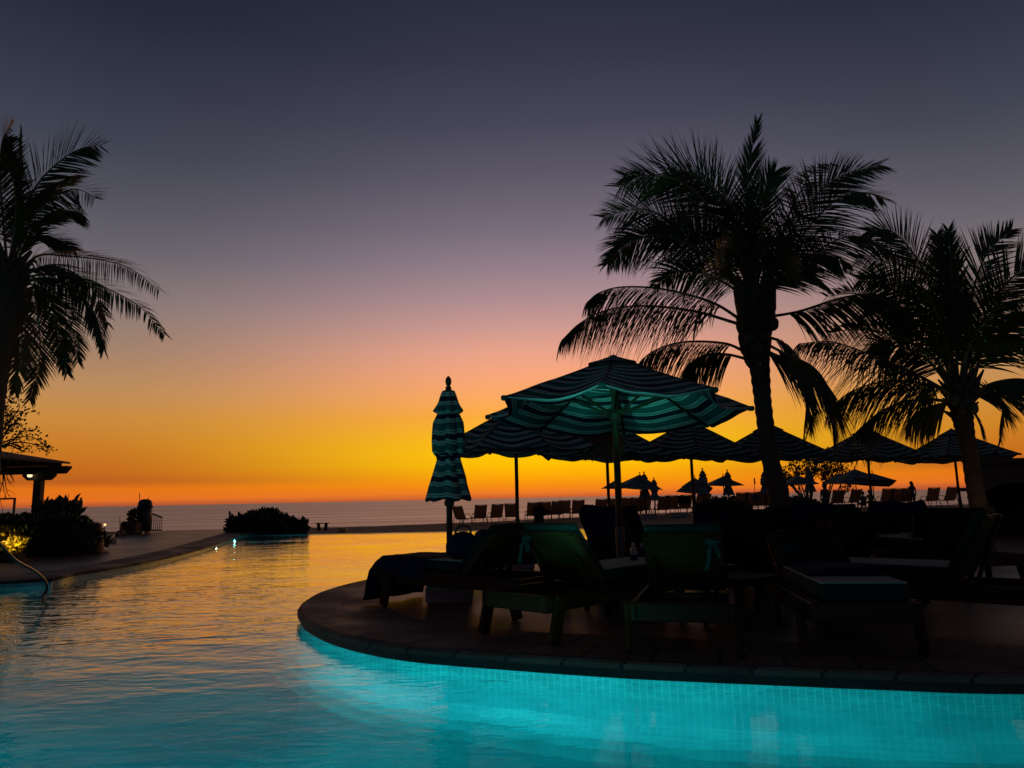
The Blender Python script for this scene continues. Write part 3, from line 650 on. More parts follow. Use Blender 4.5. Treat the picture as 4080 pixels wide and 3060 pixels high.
F2 = [
 ([(1370,1180),(1310,850),(1200,600),(1050,420),(880,310),(720,300)], dict(fan=.8, hang=.35, leaf=.50, z=-.6)),
 ([(1370,1180),(1290,750),(1180,420),(1060,220),(930,110),(790,120)], dict(fan=.95, hang=.1, leaf=.48, z=.3)),
 ([(1380,1160),(1330,800),(1290,500),(1270,300),(1250,140)], dict(fan=.6, hang=.08, leaf=.36, spread=28, z=.3)),
 ([(1390,1160),(1370,800),(1350,500),(1340,300),(1325,110)], dict(fan=.5, hang=.06, leaf=.34, spread=24, z=-.5)),
 ([(1400,1160),(1440,850),(1480,560),(1530,370),(1610,230),(1740,110)], dict(fan=.95, hang=.05, leaf=.52, z=.2)),
 ([(1410,1160),(1500,850),(1610,600),(1740,430),(1880,330),(2040,290)], dict(fan=.9, hang=.15, leaf=.50, z=-.3)),
 ([(1430,1210),(1490,980),(1580,800),(1680,690),(1830,650),(1990,700)], dict(fan=.45, hang=.7, leaf=.50, z=-.9)),
 ([(1480,1230),(1560,1150),(1660,1110),(1800,1095),(1930,1130),(2020,1220)], dict(fan=.3, hang=.9, leaf=.48, z=-.6)),
 ([(1350,1200),(1180,1100),(1000,1010),(800,930),(560,850),(340,860)], dict(fan=.3, hang=1., leaf=.56, z=-.6)),
 ([(1350,1220),(1250,1150),(1050,1110),(850,1120),(660,1190),(540,1300)], dict(fan=.35, hang=1., leaf=.5, z=.4)),
 ([(1350,1250),(1200,1230),(1020,1250),(880,1310),(790,1380),(720,1440)], dict(fan=.4, hang=.9, leaf=.42, z=-.5)),
 ([(1370,1180),(1250,980),(1050,840),(850,780),(680,770),(540,790)], dict(fan=.5, hang=.6, leaf=.52, z=-.4)),
 ([(1370,1170),(1260,900),(1080,690),(880,570),(700,530),(520,550)], dict(fan=.6, hang=.5, leaf=.52, z=-.8)),
 ([(1370,1170),(1280,860),(1160,640),(1020,500),(880,440),(740,440)], dict(fan=.6, hang=.4, leaf=.48, z=.9)),
 ([(1380,1170),(1310,850),(1230,620),(1120,440),(1000,360)], dict(fan=.75, hang=.25, leaf=.48, z=-1.2)),
 ([(1440,1280),(1490,1310),(1530,1370),(1565,1480)], dict(fan=.5, hang=.5, leaf=.25, z=.3, n=34)),
 ([(1470,1260),(1540,1200),(1610,1180),(1680,1240),(1690,1380),(1670,1500)], dict(fan=.6, hang=.7, leaf=.40, z=.7)),
 ([(1420,1170),(1520,950),(1650,850),(1800,830),(1950,900)], dict(fan=.5, hang=.6, leaf=.5, z=1.1)),
 ([(1410,1160),(1460,900),(1560,720),(1680,600),(1830,560)], dict(fan=.6, hang=.4, leaf=.46, z=-1.1)),
 ([(1350,1170),(1200,980),(1060,900),(920,880),(800,920)], dict(fan=.5, hang=.6, leaf=.46, z=1.2)),
 ([(1360,1260),(1280,1260),(1180,1290),(1090,1340),(1050,1420)], dict(fan=.4, hang=.9, leaf=.36, z=.8)),
]
for i, (l, k) in enumerate(F2):
    z = k.pop('z'); n_ = k.pop('n', 104); add_frond(p2, pxp(c4(l), dQ, 0, z), seed=i + 111, n=n_, **k)
F2x = [([(3640, 1800), (3560, 1815), (3490, 1830), (3430, 1850)], 0)]

# ---- left palm
dL = 16.5
p3 = thing('date_palm', 'stout palm at the left edge leaning over the tiled roof shelter', 'palm tree', (0, 0, 0))
trunk(p3, [Vector((D(-60, 2100, dL).x, dL, .1)), D(-48, 1950, dL), D(-30, 1750, dL), D(-16, 1550, dL), D(0, 1380, dL), D(22, 1250, dL), D(30, 1130, dL), D(38, 1060, dL)], [.26, .22, .19, .19, .24, .34, .45, .38, .2], 4)
hb = MB()
for k in range(60):
    a = k * 2.4; h = k / 60; r = .42 - .2 * abs(h - .5); z0 = D(25, 1290, dL); z1 = D(36, 1030, dL)
    q = z0.lerp(z1, h) + Vector((cos(a), sin(a), 0)) * r * .75; tip = q + Vector((cos(a) * .22, sin(a) * .22, .10 + .25 * h))
    hb.tube([q - Vector((cos(a) * .12, sin(a) * .12, .12)), q, tip], [.12, .09, .02], 6)
hb.build('leaf_base', 'trunk', p3, smooth=True)
F3 = [
 ([(45,1080),(90,850),(160,720),(255,630),(330,590),(398,582)], dict(fan=.9, hang=.2, leaf=.62, z=-.3, wid=.043)),
 ([(45,1080),(110,900),(190,800),(280,755),(340,765),(376,790)], dict(fan=.8, hang=.35, leaf=.60, z=-.9, wid=.043)),
 ([(50,1090),(120,930),(200,850),(270,840),(320,850)], dict(fan=.7, hang=.5, leaf=.5, z=.8, wid=.043)),
 ([(40,1070),(60,850),(78,680),(84,530)], dict(fan=.3, hang=.1, leaf=.3, spread=24, z=.3, wid=.042)),
 ([(30,1070),(10,850),(0,680),(10,560),(40,510)], dict(fan=.9, hang=.15, leaf=.6, z=-1.2, wid=.043)),
 ([(30,1080),(60,900),(60,760),(20,650),(-60,600)], dict(fan=.8, hang=.2, leaf=.6, z=-1.8, wid=.043)),
 ([(30,1070),(-60,850),(-120,700),(-200,640),(-330,640)], dict(fan=.8, hang=.3, leaf=.6, z=-.5, wid=.043)),
 ([(25,1090),(-120,950),(-260,900),(-400,960)], dict(fan=.5, hang=.6, leaf=.6, z=-.5, wid=.043)),
 ([(20,1130),(-120,1080),(-260,1120),(-360,1260)], dict(fan=.4, hang=.9, leaf=.6, z=.6, wid=.043)),
 ([(60,1090),(105,965),(170,940),(240,958),(300,996)], dict(fan=.6, hang=.35, leaf=.42, z=.5, wid=.042)),
 ([(60,1100),(150,1020),(260,1020),(400,1035),(520,1070),(632,1155)], dict(fan=.6, hang=.7, leaf=.50, z=-.7, wid=.043)),
 ([(70,1110),(200,1092),(330,1110),(450,1160),(560,1225),(652,1332)], dict(fan=.6, hang=.65, leaf=.44, z=.2, wid=.042)),
 ([(80,1120),(180,1110),(290,1150),(360,1220),(395,1300),(412,1390)], dict(fan=.45, hang=.8, leaf=.34, z=-.3, wid=.042)),
 ([(80,1125),(160,1120),(225,1170),(270,1260),(300,1360),(310,1440)], dict(fan=.7, hang=.5, leaf=.45, z=-.9, wid=.042)),
 ([(80,1130),(150,1140),(200,1200),(230,1300),(245,1400),(266,1483)], dict(fan=.7, hang=.4, leaf=.42, z=.6, wid=.042)),
 ([(70,1150),(130,1160),(150,1250),(160,1380),(150,1480),(120,1590)], dict(fan=.7, hang=.3, leaf=.44, z=-.4, wid=.042, mat='frond_dry')),
 ([(60,1180),(88,1220),(88,1340),(80,1450),(60,1560)], dict(fan=.7, hang=.3, leaf=.42, z=.4, wid=.042, mat='frond_dry')),
 ([(70,1120),(180,1060),(300,1090),(380,1170),(430,1290)], dict(fan=.5, hang=.6, leaf=.42, z=1.0, wid=.042)),
 ([(40,1090),(70,900),(130,800),(200,740),(300,700)], dict(fan=.7, hang=.35, leaf=.55, z=1.2, wid=.043)),
]
for i, (l, k) in enumerate(F3):
    z = k.pop('z'); add_frond(p3, pxp(l, dL, 0, z), seed=i + 211, n=88, start=.12, **k)

# ------------------------------------------------------------------ umbrellas
def cap_prof(mb, c, s=1):
    return mb.lathe([(.028, 0), (.028, .03), (.018, .045), (.03, .07), (.036, .10), (.03, .135), (.012, .16), (.001, .168)], c, 14)
def open_umbrella(label, group, loc, R=1.36, top=2.6, rim=1.88, off=33, tilt=(0, 0), seed=1, nrib=8, base=True, fin=False, m='stripe', lean=(0, 0), pr=.032, flap=0):
    t_ = thing('patio_umbrella', label, 'umbrella', loc, 0, group)
    TM = Matrix.Rotation(radians(tilt[0]), 4, 'X') @ Matrix.Rotation(radians(tilt[1]), 4, 'Y')
    piv = Vector((lean[0], lean[1], rim + .15))
    def X(v): return piv + TM @ (Vector(v) - Vector((0, 0, rim + .15)))
    rnd = random.Random(seed)
    def surf(r, th, g, R_, zt, zb, sag):      # th in 0..1 across a gore
        a0 = radians(off) + g * 2 * pi / nrib; a1 = a0 + 2 * pi / nrib
        A = Vector((cos(a0), sin(a0), 0)); B_ = Vector((cos(a1), sin(a1), 0)); e = A.lerp(B_, th) * R_ * r
        h = zt + (zb - zt) * (r ** .93)
        s = sin(pi * th) * sag * r ** 1.6
        wv = .022 * noise.noise(Vector((e.x * 3.1 + seed, e.y * 3.1, seed))) * r
        e = e * (1 - .10 * sin(pi * th) * r ** 3)
        return e, h - s + wv
    cn = MB(); NR, NT = 12, 10
    for g in range(nrib):
        hv = rnd.uniform(.8, 1.25); vs = []; uvs = []
        for i in range(NR + 1):
            r = .05 + .95 * i / NR
            for j in range(NT + 1):
                th = j / NT; e, h = surf(r, th, g, R, top, rim, .105 * hv); vs.append(X((e.x, e.y, h))); uvs.append((th, r * R * cos(pi / nrib) * 1.12 + .02))
        cn.add(vs, [(i * (NT + 1) + j, i * (NT + 1) + j + 1, (i + 1) * (NT + 1) + j + 1, (i + 1) * (NT + 1) + j) for i in range(NR) for j in range(NT)], uvs)
    # hem fold along the edge
    for g in range(nrib):
        vs = []; uvs = []
        for j in range(NT + 1):
            e, h = surf(1, j / NT, g, R, top, rim, .055)
            vs += [X((e.x, e.y, h + .001)), X((e.x * 1.004, e.y * 1.004, h - .022 - .010 * sin(pi * j / NT)))]; uvs += [(0, R * 1.05), (0, R * 1.05 + .05)]
        cn.add(vs, [(2 * j, 2 * j + 2, 2 * j + 3, 2 * j + 1) for j in range(NT)], uvs)
    cn.build('canopy', m, t_, smooth=True)
    vc = MB()
    for g in range(nrib):
        vs = []; uvs = []
        for i in range(5):
            r = .02 + .98 * i / 4
            for j in range(5):
                e, h = surf(r, j / 4, g, R * .25, top + .022, top - (top - rim) * .25 + .028, .006); vs.append(X((e.x, e.y, h))); uvs.append((j / 4, r * R * .27))
        vc.add(vs, [(i * 5 + j, i * 5 + j + 1, (i + 1) * 5 + j + 1, (i + 1) * 5 + j) for i in range(4) for j in range(4)], uvs)
    vc.build('vent_cap', m, t_, smooth=True)
    hubz = rim - .02; hub = X((0, 0, hubz - .28))
    for g in range(nrib):
        a = radians(off) + g * 2 * pi / nrib; d = Vector((cos(a), sin(a), 0))
        rb = MB().bar(X(d * .03 + Vector((0, 0, top - .035))), X(d * R * 1.0 + Vector((0, 0, rim - .028))), .022, .03)
        rb.bar(X((0, 0, hubz - .02)) + TM.to_3x3() @ d * .04, X(d * R * .52 + Vector((0, 0, top + (rim - top) * .52 - .05))), .018, .026)
        ro = rb.build('rib', 'pole', t_)
        MB().box(X(d * R * 1.0 + Vector((0, 0, rim - .02))), (.06, .06, .05), bev=.012).build('rib_pocket', M['ribbon'] if m == 'stripe' else m, ro)
    MB().lathe([(.03, -.05), (.06, -.05), (.065, 0), (.05, .05), (.03, .05)], X((0, 0, hubz - .02)), 14).build('hub', 'pole', t_)
    top_p = X((0, 0, top + .015)); pl = MB()
    pl.tube([(0, 0, .0), (lean[0] * .5, lean[1] * .5, 1.0), (lean[0], lean[1], rim), top_p], pr, 14); pl.build('pole', 'pole', t_, smooth=True)
    MB().lathe([(pr + .002, 0), (pr + .012, .0), (pr + .012, .62), (pr + .002, .64)], (0, 0, .14), 14).build('pole_sleeve', 'metal', t_)
    if fin: cap_prof(MB(), top_p).build('finial', 'pole', t_, smooth=True)
    else: MB().tube([top_p, top_p + Vector((0, 0, .04))], [.006, .002], 6).build('tip', 'pole', t_)
    if base: MB().box((0, 0, .08), (.50, .50, .16), bev=.02).build('base_block', 'concrete', t_, smooth=False)
    return t_
gA = 'open striped umbrellas in a line over the loungers'
def uloc(px, d): v = G(px, d, .12); return (v.x, v.y, .12 if d < 99 else 0)
def zz(l): return l
UA = open_umbrella('largest open umbrella, nearest, showing its striped turquoise underside and corner ribs', gA, uloc(2482, 7.9), R=1.40, top=2.60, rim=2.0, tilt=(-4.0, 1.5), seed=3, lean=(.0, 0), pr=.036)
row = [
 (2066, 12.0, 'open striped umbrella right beside the folded umbrella, second from it', 5, 20, (1.5, 0), False),
 (2434, 14.4, 'open striped umbrella mostly hidden behind the nearest big umbrella canopy', 9, 12, (0, 2), False),
 (2775, 15.0, 'open striped umbrella just left of the tall palm trunk', 14, 38, (1, 1), False),
 (3094, 16.2, 'open umbrella with pointed finial whose canopy passes behind the tall palm trunk', 21, 28, (1, 0), True),
 (3487, 17.9, 'open umbrella between the two palm trunks with its peak under hanging fronds', 26, 25, (1, 0), False),
 (3838, 18.7, 'open umbrella behind the trunk of the right palm beside the stucco hut', 31, 8, (-2, 0), False)]
for px, d, lab, sd_, of, tl, fn_ in row:
    open_umbrella(lab, gA, uloc(px, d), R=1.36, top=2.60, rim=1.89, off=of, tilt=tl, seed=sd_, fin=fn_, pr=.03)

def closed_canopy(prof, nf=7, amp=.17, seed=0, n=72, H0=0):
    mb = MB(); vs = []; uvs = []; m_ = len(prof); arc = 0
    for i, (r, z) in enumerate(prof):
        if i: arc += hypot(prof[i][0] - prof[i - 1][0], prof[i][1] - prof[i - 1][1])
        for k in range(n + 1):
            a = 2 * pi * (k % n) / n
            ph = nf * a + 1.3 * noise.noise(Vector((cos(a) * 2, sin(a) * 2, z * 1.5 + seed)))
            q = 1 + amp * (abs(sin(ph / 2 * 1.0)) * 2 - 1) * min(1, i / 3) + .05 * noise.noise(Vector((a * 2, z * 6, seed)))
            zw = z + (.014 * sin(ph + 1) * (1 if i == m_ - 1 else .5) if i > 2 else 0)
            rr = r * q; vs.append(Vector((rr * cos(a), rr * sin(a), zw))); uvs.append((a, arc * 1.3 + .012 * abs(sin(ph / 2)) + .05 * noise.noise(Vector((int(ph / pi) * 3.7, z * .8, seed)))))
    mb.add(vs, [(i * (n + 1) + k, i * (n + 1) + k + 1, (i + 1) * (n + 1) + k + 1, (i + 1) * (n + 1) + k) for i in range(m_ - 1) for k in range(n)], uvs)
    return mb
def closed_umbrella(label, group, loc, m='stripe', base=True, pr=.034, tilt=0):
    t_ = thing('folded_umbrella', label, 'umbrella', loc, 0, group)
    prof = [(.03, 2.335), (.076, 2.32), (.09, 2.28), (.107, 2.21), (.135, 2.15), (.163, 2.105), (.150, 2.085), (.118, 2.07), (.135, 2.03), (.164, 1.97), (.174, 1.865), (.178, 1.76), (.176, 1.66), (.165, 1.62), (.135, 1.585), (.128, 1.55), (.15, 1.47), (.18, 1.36), (.207, 1.25), (.232, 1.16), (.245, 1.11), (.238, 1.09)]
    prof = [(r * .93, z) for r, z in prof]
    cc = closed_canopy(prof, seed=hash(label) % 7 if False else len(label) % 7); cc.build('canopy', m, t_, smooth=True)
    MB().lathe([(pr + .025, -.02), (.052, -.02), (.058, .03), (.04, .05)], (0, 0, 1.05), 14).build('hub', 'pole', t_)
    MB().tube([(0, 0, 0), (0, 0, 2.37)], pr, 14).build('pole', 'pole', t_, smooth=True)
    st = MB().lathe([(.155, -.012), (.165, 0), (.155, .012)], (0, 0, 1.60), 20); st.build('tie_strap', 'navy', t_)
    cap_prof(MB(), (0, 0, 2.33), .8).build('finial', 'pole', t_, smooth=True)
    if base: MB().box((0, 0, .095), (.50, .40, .19), bev=.025).build('base_block', 'concrete', t_); MB().tube([(0, 0, .15), (0, 0, .62)], pr + .008, 14).build('pole_sleeve', 'pole', t_, smooth=True)
    return t_
closed_umbrella('folded striped umbrella standing alone at the rounded tip of the pool deck', None, uloc(1793, 8.35)) 
bpy.data.objects['folded_umbrella'].pop('group', None) if 'group' in bpy.data.objects['folded_umbrella'] else None

# hanging dry raffia under canopy C seen below the big canopy
# ------------------------------------------------------------------ loungers on the deck
# local frame: x runs from the head end (0) to the foot end (2.0), width .68 along y, seat rail at .24-.36
def lounger(label, loc, rz, back=58, towel=None, ribbon=(), cush=True, group='wooden loungers on the pool deck', bench=False, backlen=.57, mat_top='cushion_top'):
    t_ = thing('pool_lounger', label, 'lounger', loc, rz, group)
    fr_ = MB()
    for s in (-1, 1): fr_.bar((0, s * .335, .29), (2.02, s * .335, .29), .045, .13, bev=.008)
    fr_.bar((.022, -.312, .29), (.022, .312, .29), .044, .126, bev=.006); fr_.bar((1.998, -.312, .29), (1.998, .312, .29), .044, .126, bev=.006)
    fr_.bar((.78, -.312, .285), (.78, .312, .285), .04, .09)
    fr_.build('frame', 'wood', t_)
    sl = MB()
    for i in range(13): sl.box((.86 + i * .088, 0, .352), (.066, .60, .018), bev=.004)
    sl.build('seat_slats', 'slat', t_)
    for (x, s, k) in ((.14, -1, -.10), (.14, 1, -.10), (1.80, -1, .08), (1.80, 1, .08)):
        MB().bar((x, s * .385, .345), (x + k, s * .385, 0.0), .05, .11, up=(1, 0, 0), bev=.01).build('leg', 'wood', t_)
    th = radians(back); piv = Vector((.80, 0, .37)); dx = Vector((-cos(th), 0, sin(th))); nrm = Vector((sin(th), 0, cos(th)))
    bk_ = MB()
    for s in (-1, 1): bk_.bar(piv + Vector((0, s * .27, 0)), piv + dx * backlen + Vector((0, s * .27, 0)), .05, .035, up=nrm)
    for i in range(8):
        c = piv + dx * (.05 + i * (backlen - .08) / 7) + nrm * .026
        bk_.bar(c + Vector((0, -.30, 0)), c + Vector((0, .30, 0)), .070, .016, up=nrm)
    bo = bk_.build('backrest', 'slat', t_)
    st = MB()
    foot = Vector((.80 - cos(th) * backlen * .55 + (.12 if back > 30 else .25), 0, .27)); q = piv + dx * backlen * .62 - nrm * .02
    for s in (-1, 1): st.bar(q + Vector((0, s * .23, 0)), foot + Vector((0, s * .23, 0)), .03, .03)
    st.bar(foot + Vector((0, -.30, 0)), foot + Vector((0, .30, 0)), .03, .03); st.build('support_strut', 'wood', t_)
    if cush:
        sc_ = MB()
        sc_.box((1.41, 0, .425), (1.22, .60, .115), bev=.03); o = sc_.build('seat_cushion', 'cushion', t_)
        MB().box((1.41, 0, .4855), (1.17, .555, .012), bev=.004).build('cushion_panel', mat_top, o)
        R3 = Matrix((dx, Vector((0, 1, 0)), dx.cross(Vector((0, 1, 0))))).transposed()
        b2 = MB(); b2.box(piv + dx * (backlen * .5 + .03) + nrm * .078, (backlen + .02, .58, .075), R3, bev=.025); b2.build('back_cushion', 'cushion', t_)
        for s in (-1, 1):
            pass
    for s in ribbon:
        rb = MB(); c = piv + dx * (backlen - .03) + Vector((0, s * .22, 0)) - nrm * .03
        rb.blob(c, (.03, .05, .03), s + 3, .4); rb.tube([c, c + Vector((-.04, .02, -.05)), c + Vector((-.05, .03, -.13)), c + Vector((-.04, .05, -.20))], [.018, .02, .014, .02], 5)
        rb.tube([c, c + Vector((-.03, -.03, -.04)), c + Vector((-.045, -.05, -.11))], [.016, .02, .014], 5); rb.build('tie_ribbon', 'ribbon', t_)
    return t_
def towel_over(label, loc, rz, back=58, seed=1, backlen=.57, m='navy', drop=.5):
    "a towel hung over a raised backrest, same local frame as the lounger"
    th = radians(back); piv = Vector((.80, 0, .37)); dx = Vector((-cos(th), 0, sin(th))); nrm = Vector((sin(th), 0, cos(th)))
    top = piv + dx * (backlen + .03); prof = [top + nrm * .17 - dx * drop, top + nrm * .175 - dx * .1, top + nrm * .15 + dx * .01, top + nrm * .08 + dx * .04, top + nrm * .0 + dx * .03, top - nrm * .05 - dx * .05, top - nrm * .07 - dx * drop * .8]
    pr_ = bez(prof, 22); mb = MB(); vs = []; ny_ = 16
    for i, p in enumerate(pr_):
        for j in range(ny_ + 1):
            y = (j / ny_ - .5) * .74; w_ = .018 * noise.noise(Vector((i * .3, y * 6, seed))) + .01
            vs.append(p + Vector((0, y * (1 + .03 * noise.noise(Vector((i * .4, seed, 1)))), 0)) + (nrm if i < 11 else -nrm) * w_ + Vector((0, 0, .03 * noise.noise(Vector((y * 4, seed, i * .1))))))
    mb.add(vs, [(i * (ny_ + 1) + j, i * (ny_ + 1) + j + 1, (i + 1) * (ny_ + 1) + j + 1, (i + 1) * (ny_ + 1) + j) for i in range(21) for j in range(ny_)])
    o = mb.build('beach_towel', m, smooth=True); o.location = loc; o.rotation_euler = (0, 0, rz); return tag(o, label, 'towel', 'towels left on the loungers')
def towel_flat(label, loc, rz, x0, x1, z, w_=.5, seed=3, m='navy', folded=False):
    mb = MB(); nx_, ny_ = 14, 10; vs = []
    for top in (1, 0):
        for i in range(nx_ + 1):
            for j in range(ny_ + 1):
                e = min(i, nx_ - i, j, ny_ - j); e = min(1, e / 1.5)
                x = x0 + (x1 - x0) * i / nx_; y = (j / ny_ - .5) * w_
                vs.append((x + .02 * noise.noise(Vector((y * 5, seed, 0))), y + .02 * noise.noise(Vector((x * 5, seed, 7))), z + top * (.012 + e * .035 + .03 * abs(noise.noise(Vector((x * 6, y * 6, seed)))))))
    K = (nx_ + 1) * (ny_ + 1); fs = []
    for i in range(nx_):
        for j in range(ny_):
            a = i * (ny_ + 1) + j; fs.append((a, a + 1, a + ny_ + 2, a + ny_ + 1)); fs.append((K + a, K + a + ny_ + 1, K + a + ny_ + 2, K + a + 1))
    for i in range(nx_):
        for j in (0, ny_):
            a = i * (ny_ + 1) + j; fs.append((a, a + ny_ + 1, K + a + ny_ + 1, K + a))
    for j in range(ny_):
        for i in (0, nx_):
            a = i * (ny_ + 1) + j; fs.append((a, a + 1, K + a + 1, K + a))
    mb.add(vs, fs); o = mb.build('beach_towel', m, smooth=True); o.location = loc; o.rotation_euler = (0, 0, rz); return tag(o, label, 'towel', 'towels left on the loungers')
def at_head(px, y, deg):   # head-end centre seen in column px at distance y, foot direction deg (0 = right, 90 = away)
    v = G(px, y, .12); v.z = .122; return v, radians(deg)

# L1: side view, foot toward the left
def head_xy(x, y, deg): return Vector((x, y, .122)), radians(deg)
p_, r_ = head_xy(.28, 7.3, 141)
lounger('lounger side-on behind the folded umbrella, its foot end covered by a dark towel', p_, r_, 42)
# towel over foot end of L1
ft = MB(); Lp = bez([(1.30, 0, .50), (1.62, 0, .508), (1.96, 0, .505), (2.06, 0, .47), (2.08, 0, .34), (2.11, 0, .18), (2.14, 0, .03)], 26); ny_ = 14; vs = []
for i, p in enumerate(Lp):
    for j in range(ny_ + 1):
        y = (j / ny_ - .5); k = i / 25; yy = y * .80; dz = -.0 if abs(y) < .40 else -(abs(y) - .40) * 2.2
        vs.append(p + Vector((.02 * noise.noise(Vector((y * 5, i * .2, 2))) + .04 * sin(y * 14) * k, yy * (1 + .10 * k), dz * (1 - k) + .01 * noise.noise(Vector((i * .5, y * 7, 0))))))
ft.add(vs, [(i * (ny_ + 1) + j, i * (ny_ + 1) + j + 1, (i + 1) * (ny_ + 1) + j + 1, (i + 1) * (ny_ + 1) + j) for i in range(25) for j in range(ny_)])
o = ft.build('beach_towel', 'navy', smooth=True); o.location = p_; o.rotation_euler = (0, 0, r_); tag(o, 'dark towel draped over the foot of the side-on lounger, hanging to the deck', 'towel', 'towels left on the loungers')
# bag and rolled towel on L1
Lm = Matrix.Translation(p_) @ Matrix.Rotation(r_, 4, 'Z')
bg_ = thing('beach_bag', 'rounded dark beach bag standing on the seat of the side-on lounger', 'bag', Lm @ Vector((1.02, .05, .495)))
bb = MB(); bb.lathe([(.12, 0), (.165, .04), (.175, .12), (.15, .20), (.09, .25), (.02, .27)], n=20, fn=lambda a, i, z: 1 + .08 * noise.noise(Vector((cos(a) * 1.5, sin(a) * 1.5, z * 5)))); bb.build('body', 'navy', bg_, smooth=True)
MB().tube(bez([(-.08, 0, .22), (-.07, .02, .30), (0, .03, .33), (.07, .02, .30), (.08, 0, .22)], 14), .012, 6).build('strap', 'rope', bg_)
rt = MB(); rt.tube(bez([(-.0, -.26, 0), (0, -.1, .01), (0, .12, -.005), (0, .27, 0)], 14), [.075 + .008 * sin(i * 1.3) for i in range(14)], 14); o = rt.build('rolled_towel', 'navy', smooth=True); o.location = Lm @ Vector((.60, 0, .72)); o.rotation_euler = (0, 0, r_)
tag(o, 'rolled dark towel leaning high on the raised back of the side-on lounger', 'towel')

p_, r_ = head_xy(-.03, 6.05, 46)
lounger('lounger with slatted back seen from behind, nearest the folded umbrella, turquoise ties at its top', p_, r_, 48, ribbon=(1,))
p_, r_ = head_xy(1.14, 5.3, 74)
lounger('lounger directly right of the big umbrella pole with a broad slatted back toward the pool', p_, r_, 47, ribbon=(-1,))
p_, r_ = head_xy(2.62, 7.12, -98)
lounger('lounger whose pale cushioned foot end points to the pool with a dark towel on it', p_, r_, 30)
towel_flat('crumpled dark towel lying across the pale cushion that points to the pool', p_, r_, .98, 1.62, .493, .52, 5)
p_, r_ = head_xy(4.3, 5.75, 140)
lounger('last lounger on the right end of the deck with its tall back in darkness', p_, r_, 62)
p_, r_ = at_head(2290, 8.7, 40)
lounger('lounger with a towel over its raised back just left of the big umbrella pole', p_, r_, 62)
towel_over('dark towel hung over the raised back left of the big umbrella pole', p_, r_, 62, 4)
p_, r_ = at_head(1845, 10.4, 186)
l0 = lounger('lounger lying almost flat behind the folded umbrella over the water edge', Vector((p_.x, p_.y, .122)), r_ - pi, 20)
p_, r_ = at_head(2560, 9.6, 75)
lounger('lounger seen past the water bottle with a thick dark towel over it', p_, r_, 12)
towel_flat('thick dark towel spread on the lounger behind the water bottle', p_, r_, .9, 1.7, .493, .6, 9)
tr_ = MB().tube([(0, -.2, 0), (0, 0, .006), (0, .2, 0)], .055, 14); o = tr_.build('rolled_towel', 'navy', smooth=True); o.location = Matrix.Translation(p_) @ Matrix.Rotation(r_, 4, 'Z') @ Vector((1.5, 0, .60)); o.rotation_euler = (0, 0, r_ + .4); tag(o, 'small rolled towel on the lounger behind the water bottle', 'towel')
rowdef = [
 (2985, 7.5, 78, 46, 'lounger in the middle row just behind the cushion that points to the pool'),
 (3560, 7.3, 100, 48, 'lounger between the pool-pointing cushion and the last lounger at the right end'),
 (2890, 9.6, 72, 46, 'lounger in the middle row directly left of the tall palm trunk'),
 (3085, 9.2, 96, 50, 'lounger in the middle row standing before the tall palm trunk'),
 (3290, 10.4, 80, 44, 'lounger in the middle row just right of the tall palm trunk behind the low table'),
 (3480, 9.4, 105, 46, 'lounger in the middle row nearest the pole of the umbrella between the palms'),
 (3660, 10.6, 85, 49, 'lounger in the middle row below the standing woman on the beach'),
 (3800, 9.0, 70, 46, 'lounger in the middle row before the trunk of the right palm'),
 (3990, 8.6, 100, 46, 'lounger in the middle row in front of the stucco hut'),
 (3160, 12.6, 85, 44, 'lounger in the rear row behind the tall palm trunk'),
 (3420, 13.2, 95, 46, 'lounger in the rear row with its pale cushion catching light'),
 (3640, 13.0, 80, 46, 'lounger in the rear row just left of the right palm')]
for i, (px, y, dg, bk2, lab) in enumerate(rowdef):
    p_, r_ = at_head(px, y, dg); lounger(lab, p_, r_, bk2, cush=True)
    if i in (2, 4, 6): towel_over(['', '', 'dark towel over the lounger back left of the tall palm trunk', '', 'dark towel over the lounger back behind the low table', '', 'dark towel over the lounger back below the standing woman'][i], p_, r_, bk2, 20 + i)

def low_table(label, loc, rz, w_=.62, m='wood'):
    t_ = thing('low_table', label, 'table', loc, rz, 'small low tables between the loungers')
    tp = MB()
    for i in range(6): tp.box(((i - 2.5) * w_ / 6, 0, .40), (w_ / 6 - .008, w_ * .96, .022), bev=.004)
    tp.build('tabletop', m, t_); fr_ = MB()
    for s in (-1, 1): fr_.bar((-w_ * .44, s * w_ * .4, .365), (w_ * .44, s * w_ * .4, .365), .03, .045)
    fr_.build('frame', m, t_)
    for a in (-1, 1):
        for b in (-1, 1): MB().bar((a * w_ * .42, b * w_ * .36, .35), (a * w_ * .46, b * w_ * .40, 0), .04, .04).build('leg', m, t_)
    return t_
def gz(px, y): v = G(px, y, .12); v.z = .122; return v
tb = low_table('low slatted table holding the clear water bottle', gz(2490, 7.3), .3)
low_table('low slatted table in the gap of light between the two palm trunks', gz(3355, 8.3), .1)
low_table('low slatted table beside the cushion that points to the pool', gz(2960, 6.5), .6, .5)
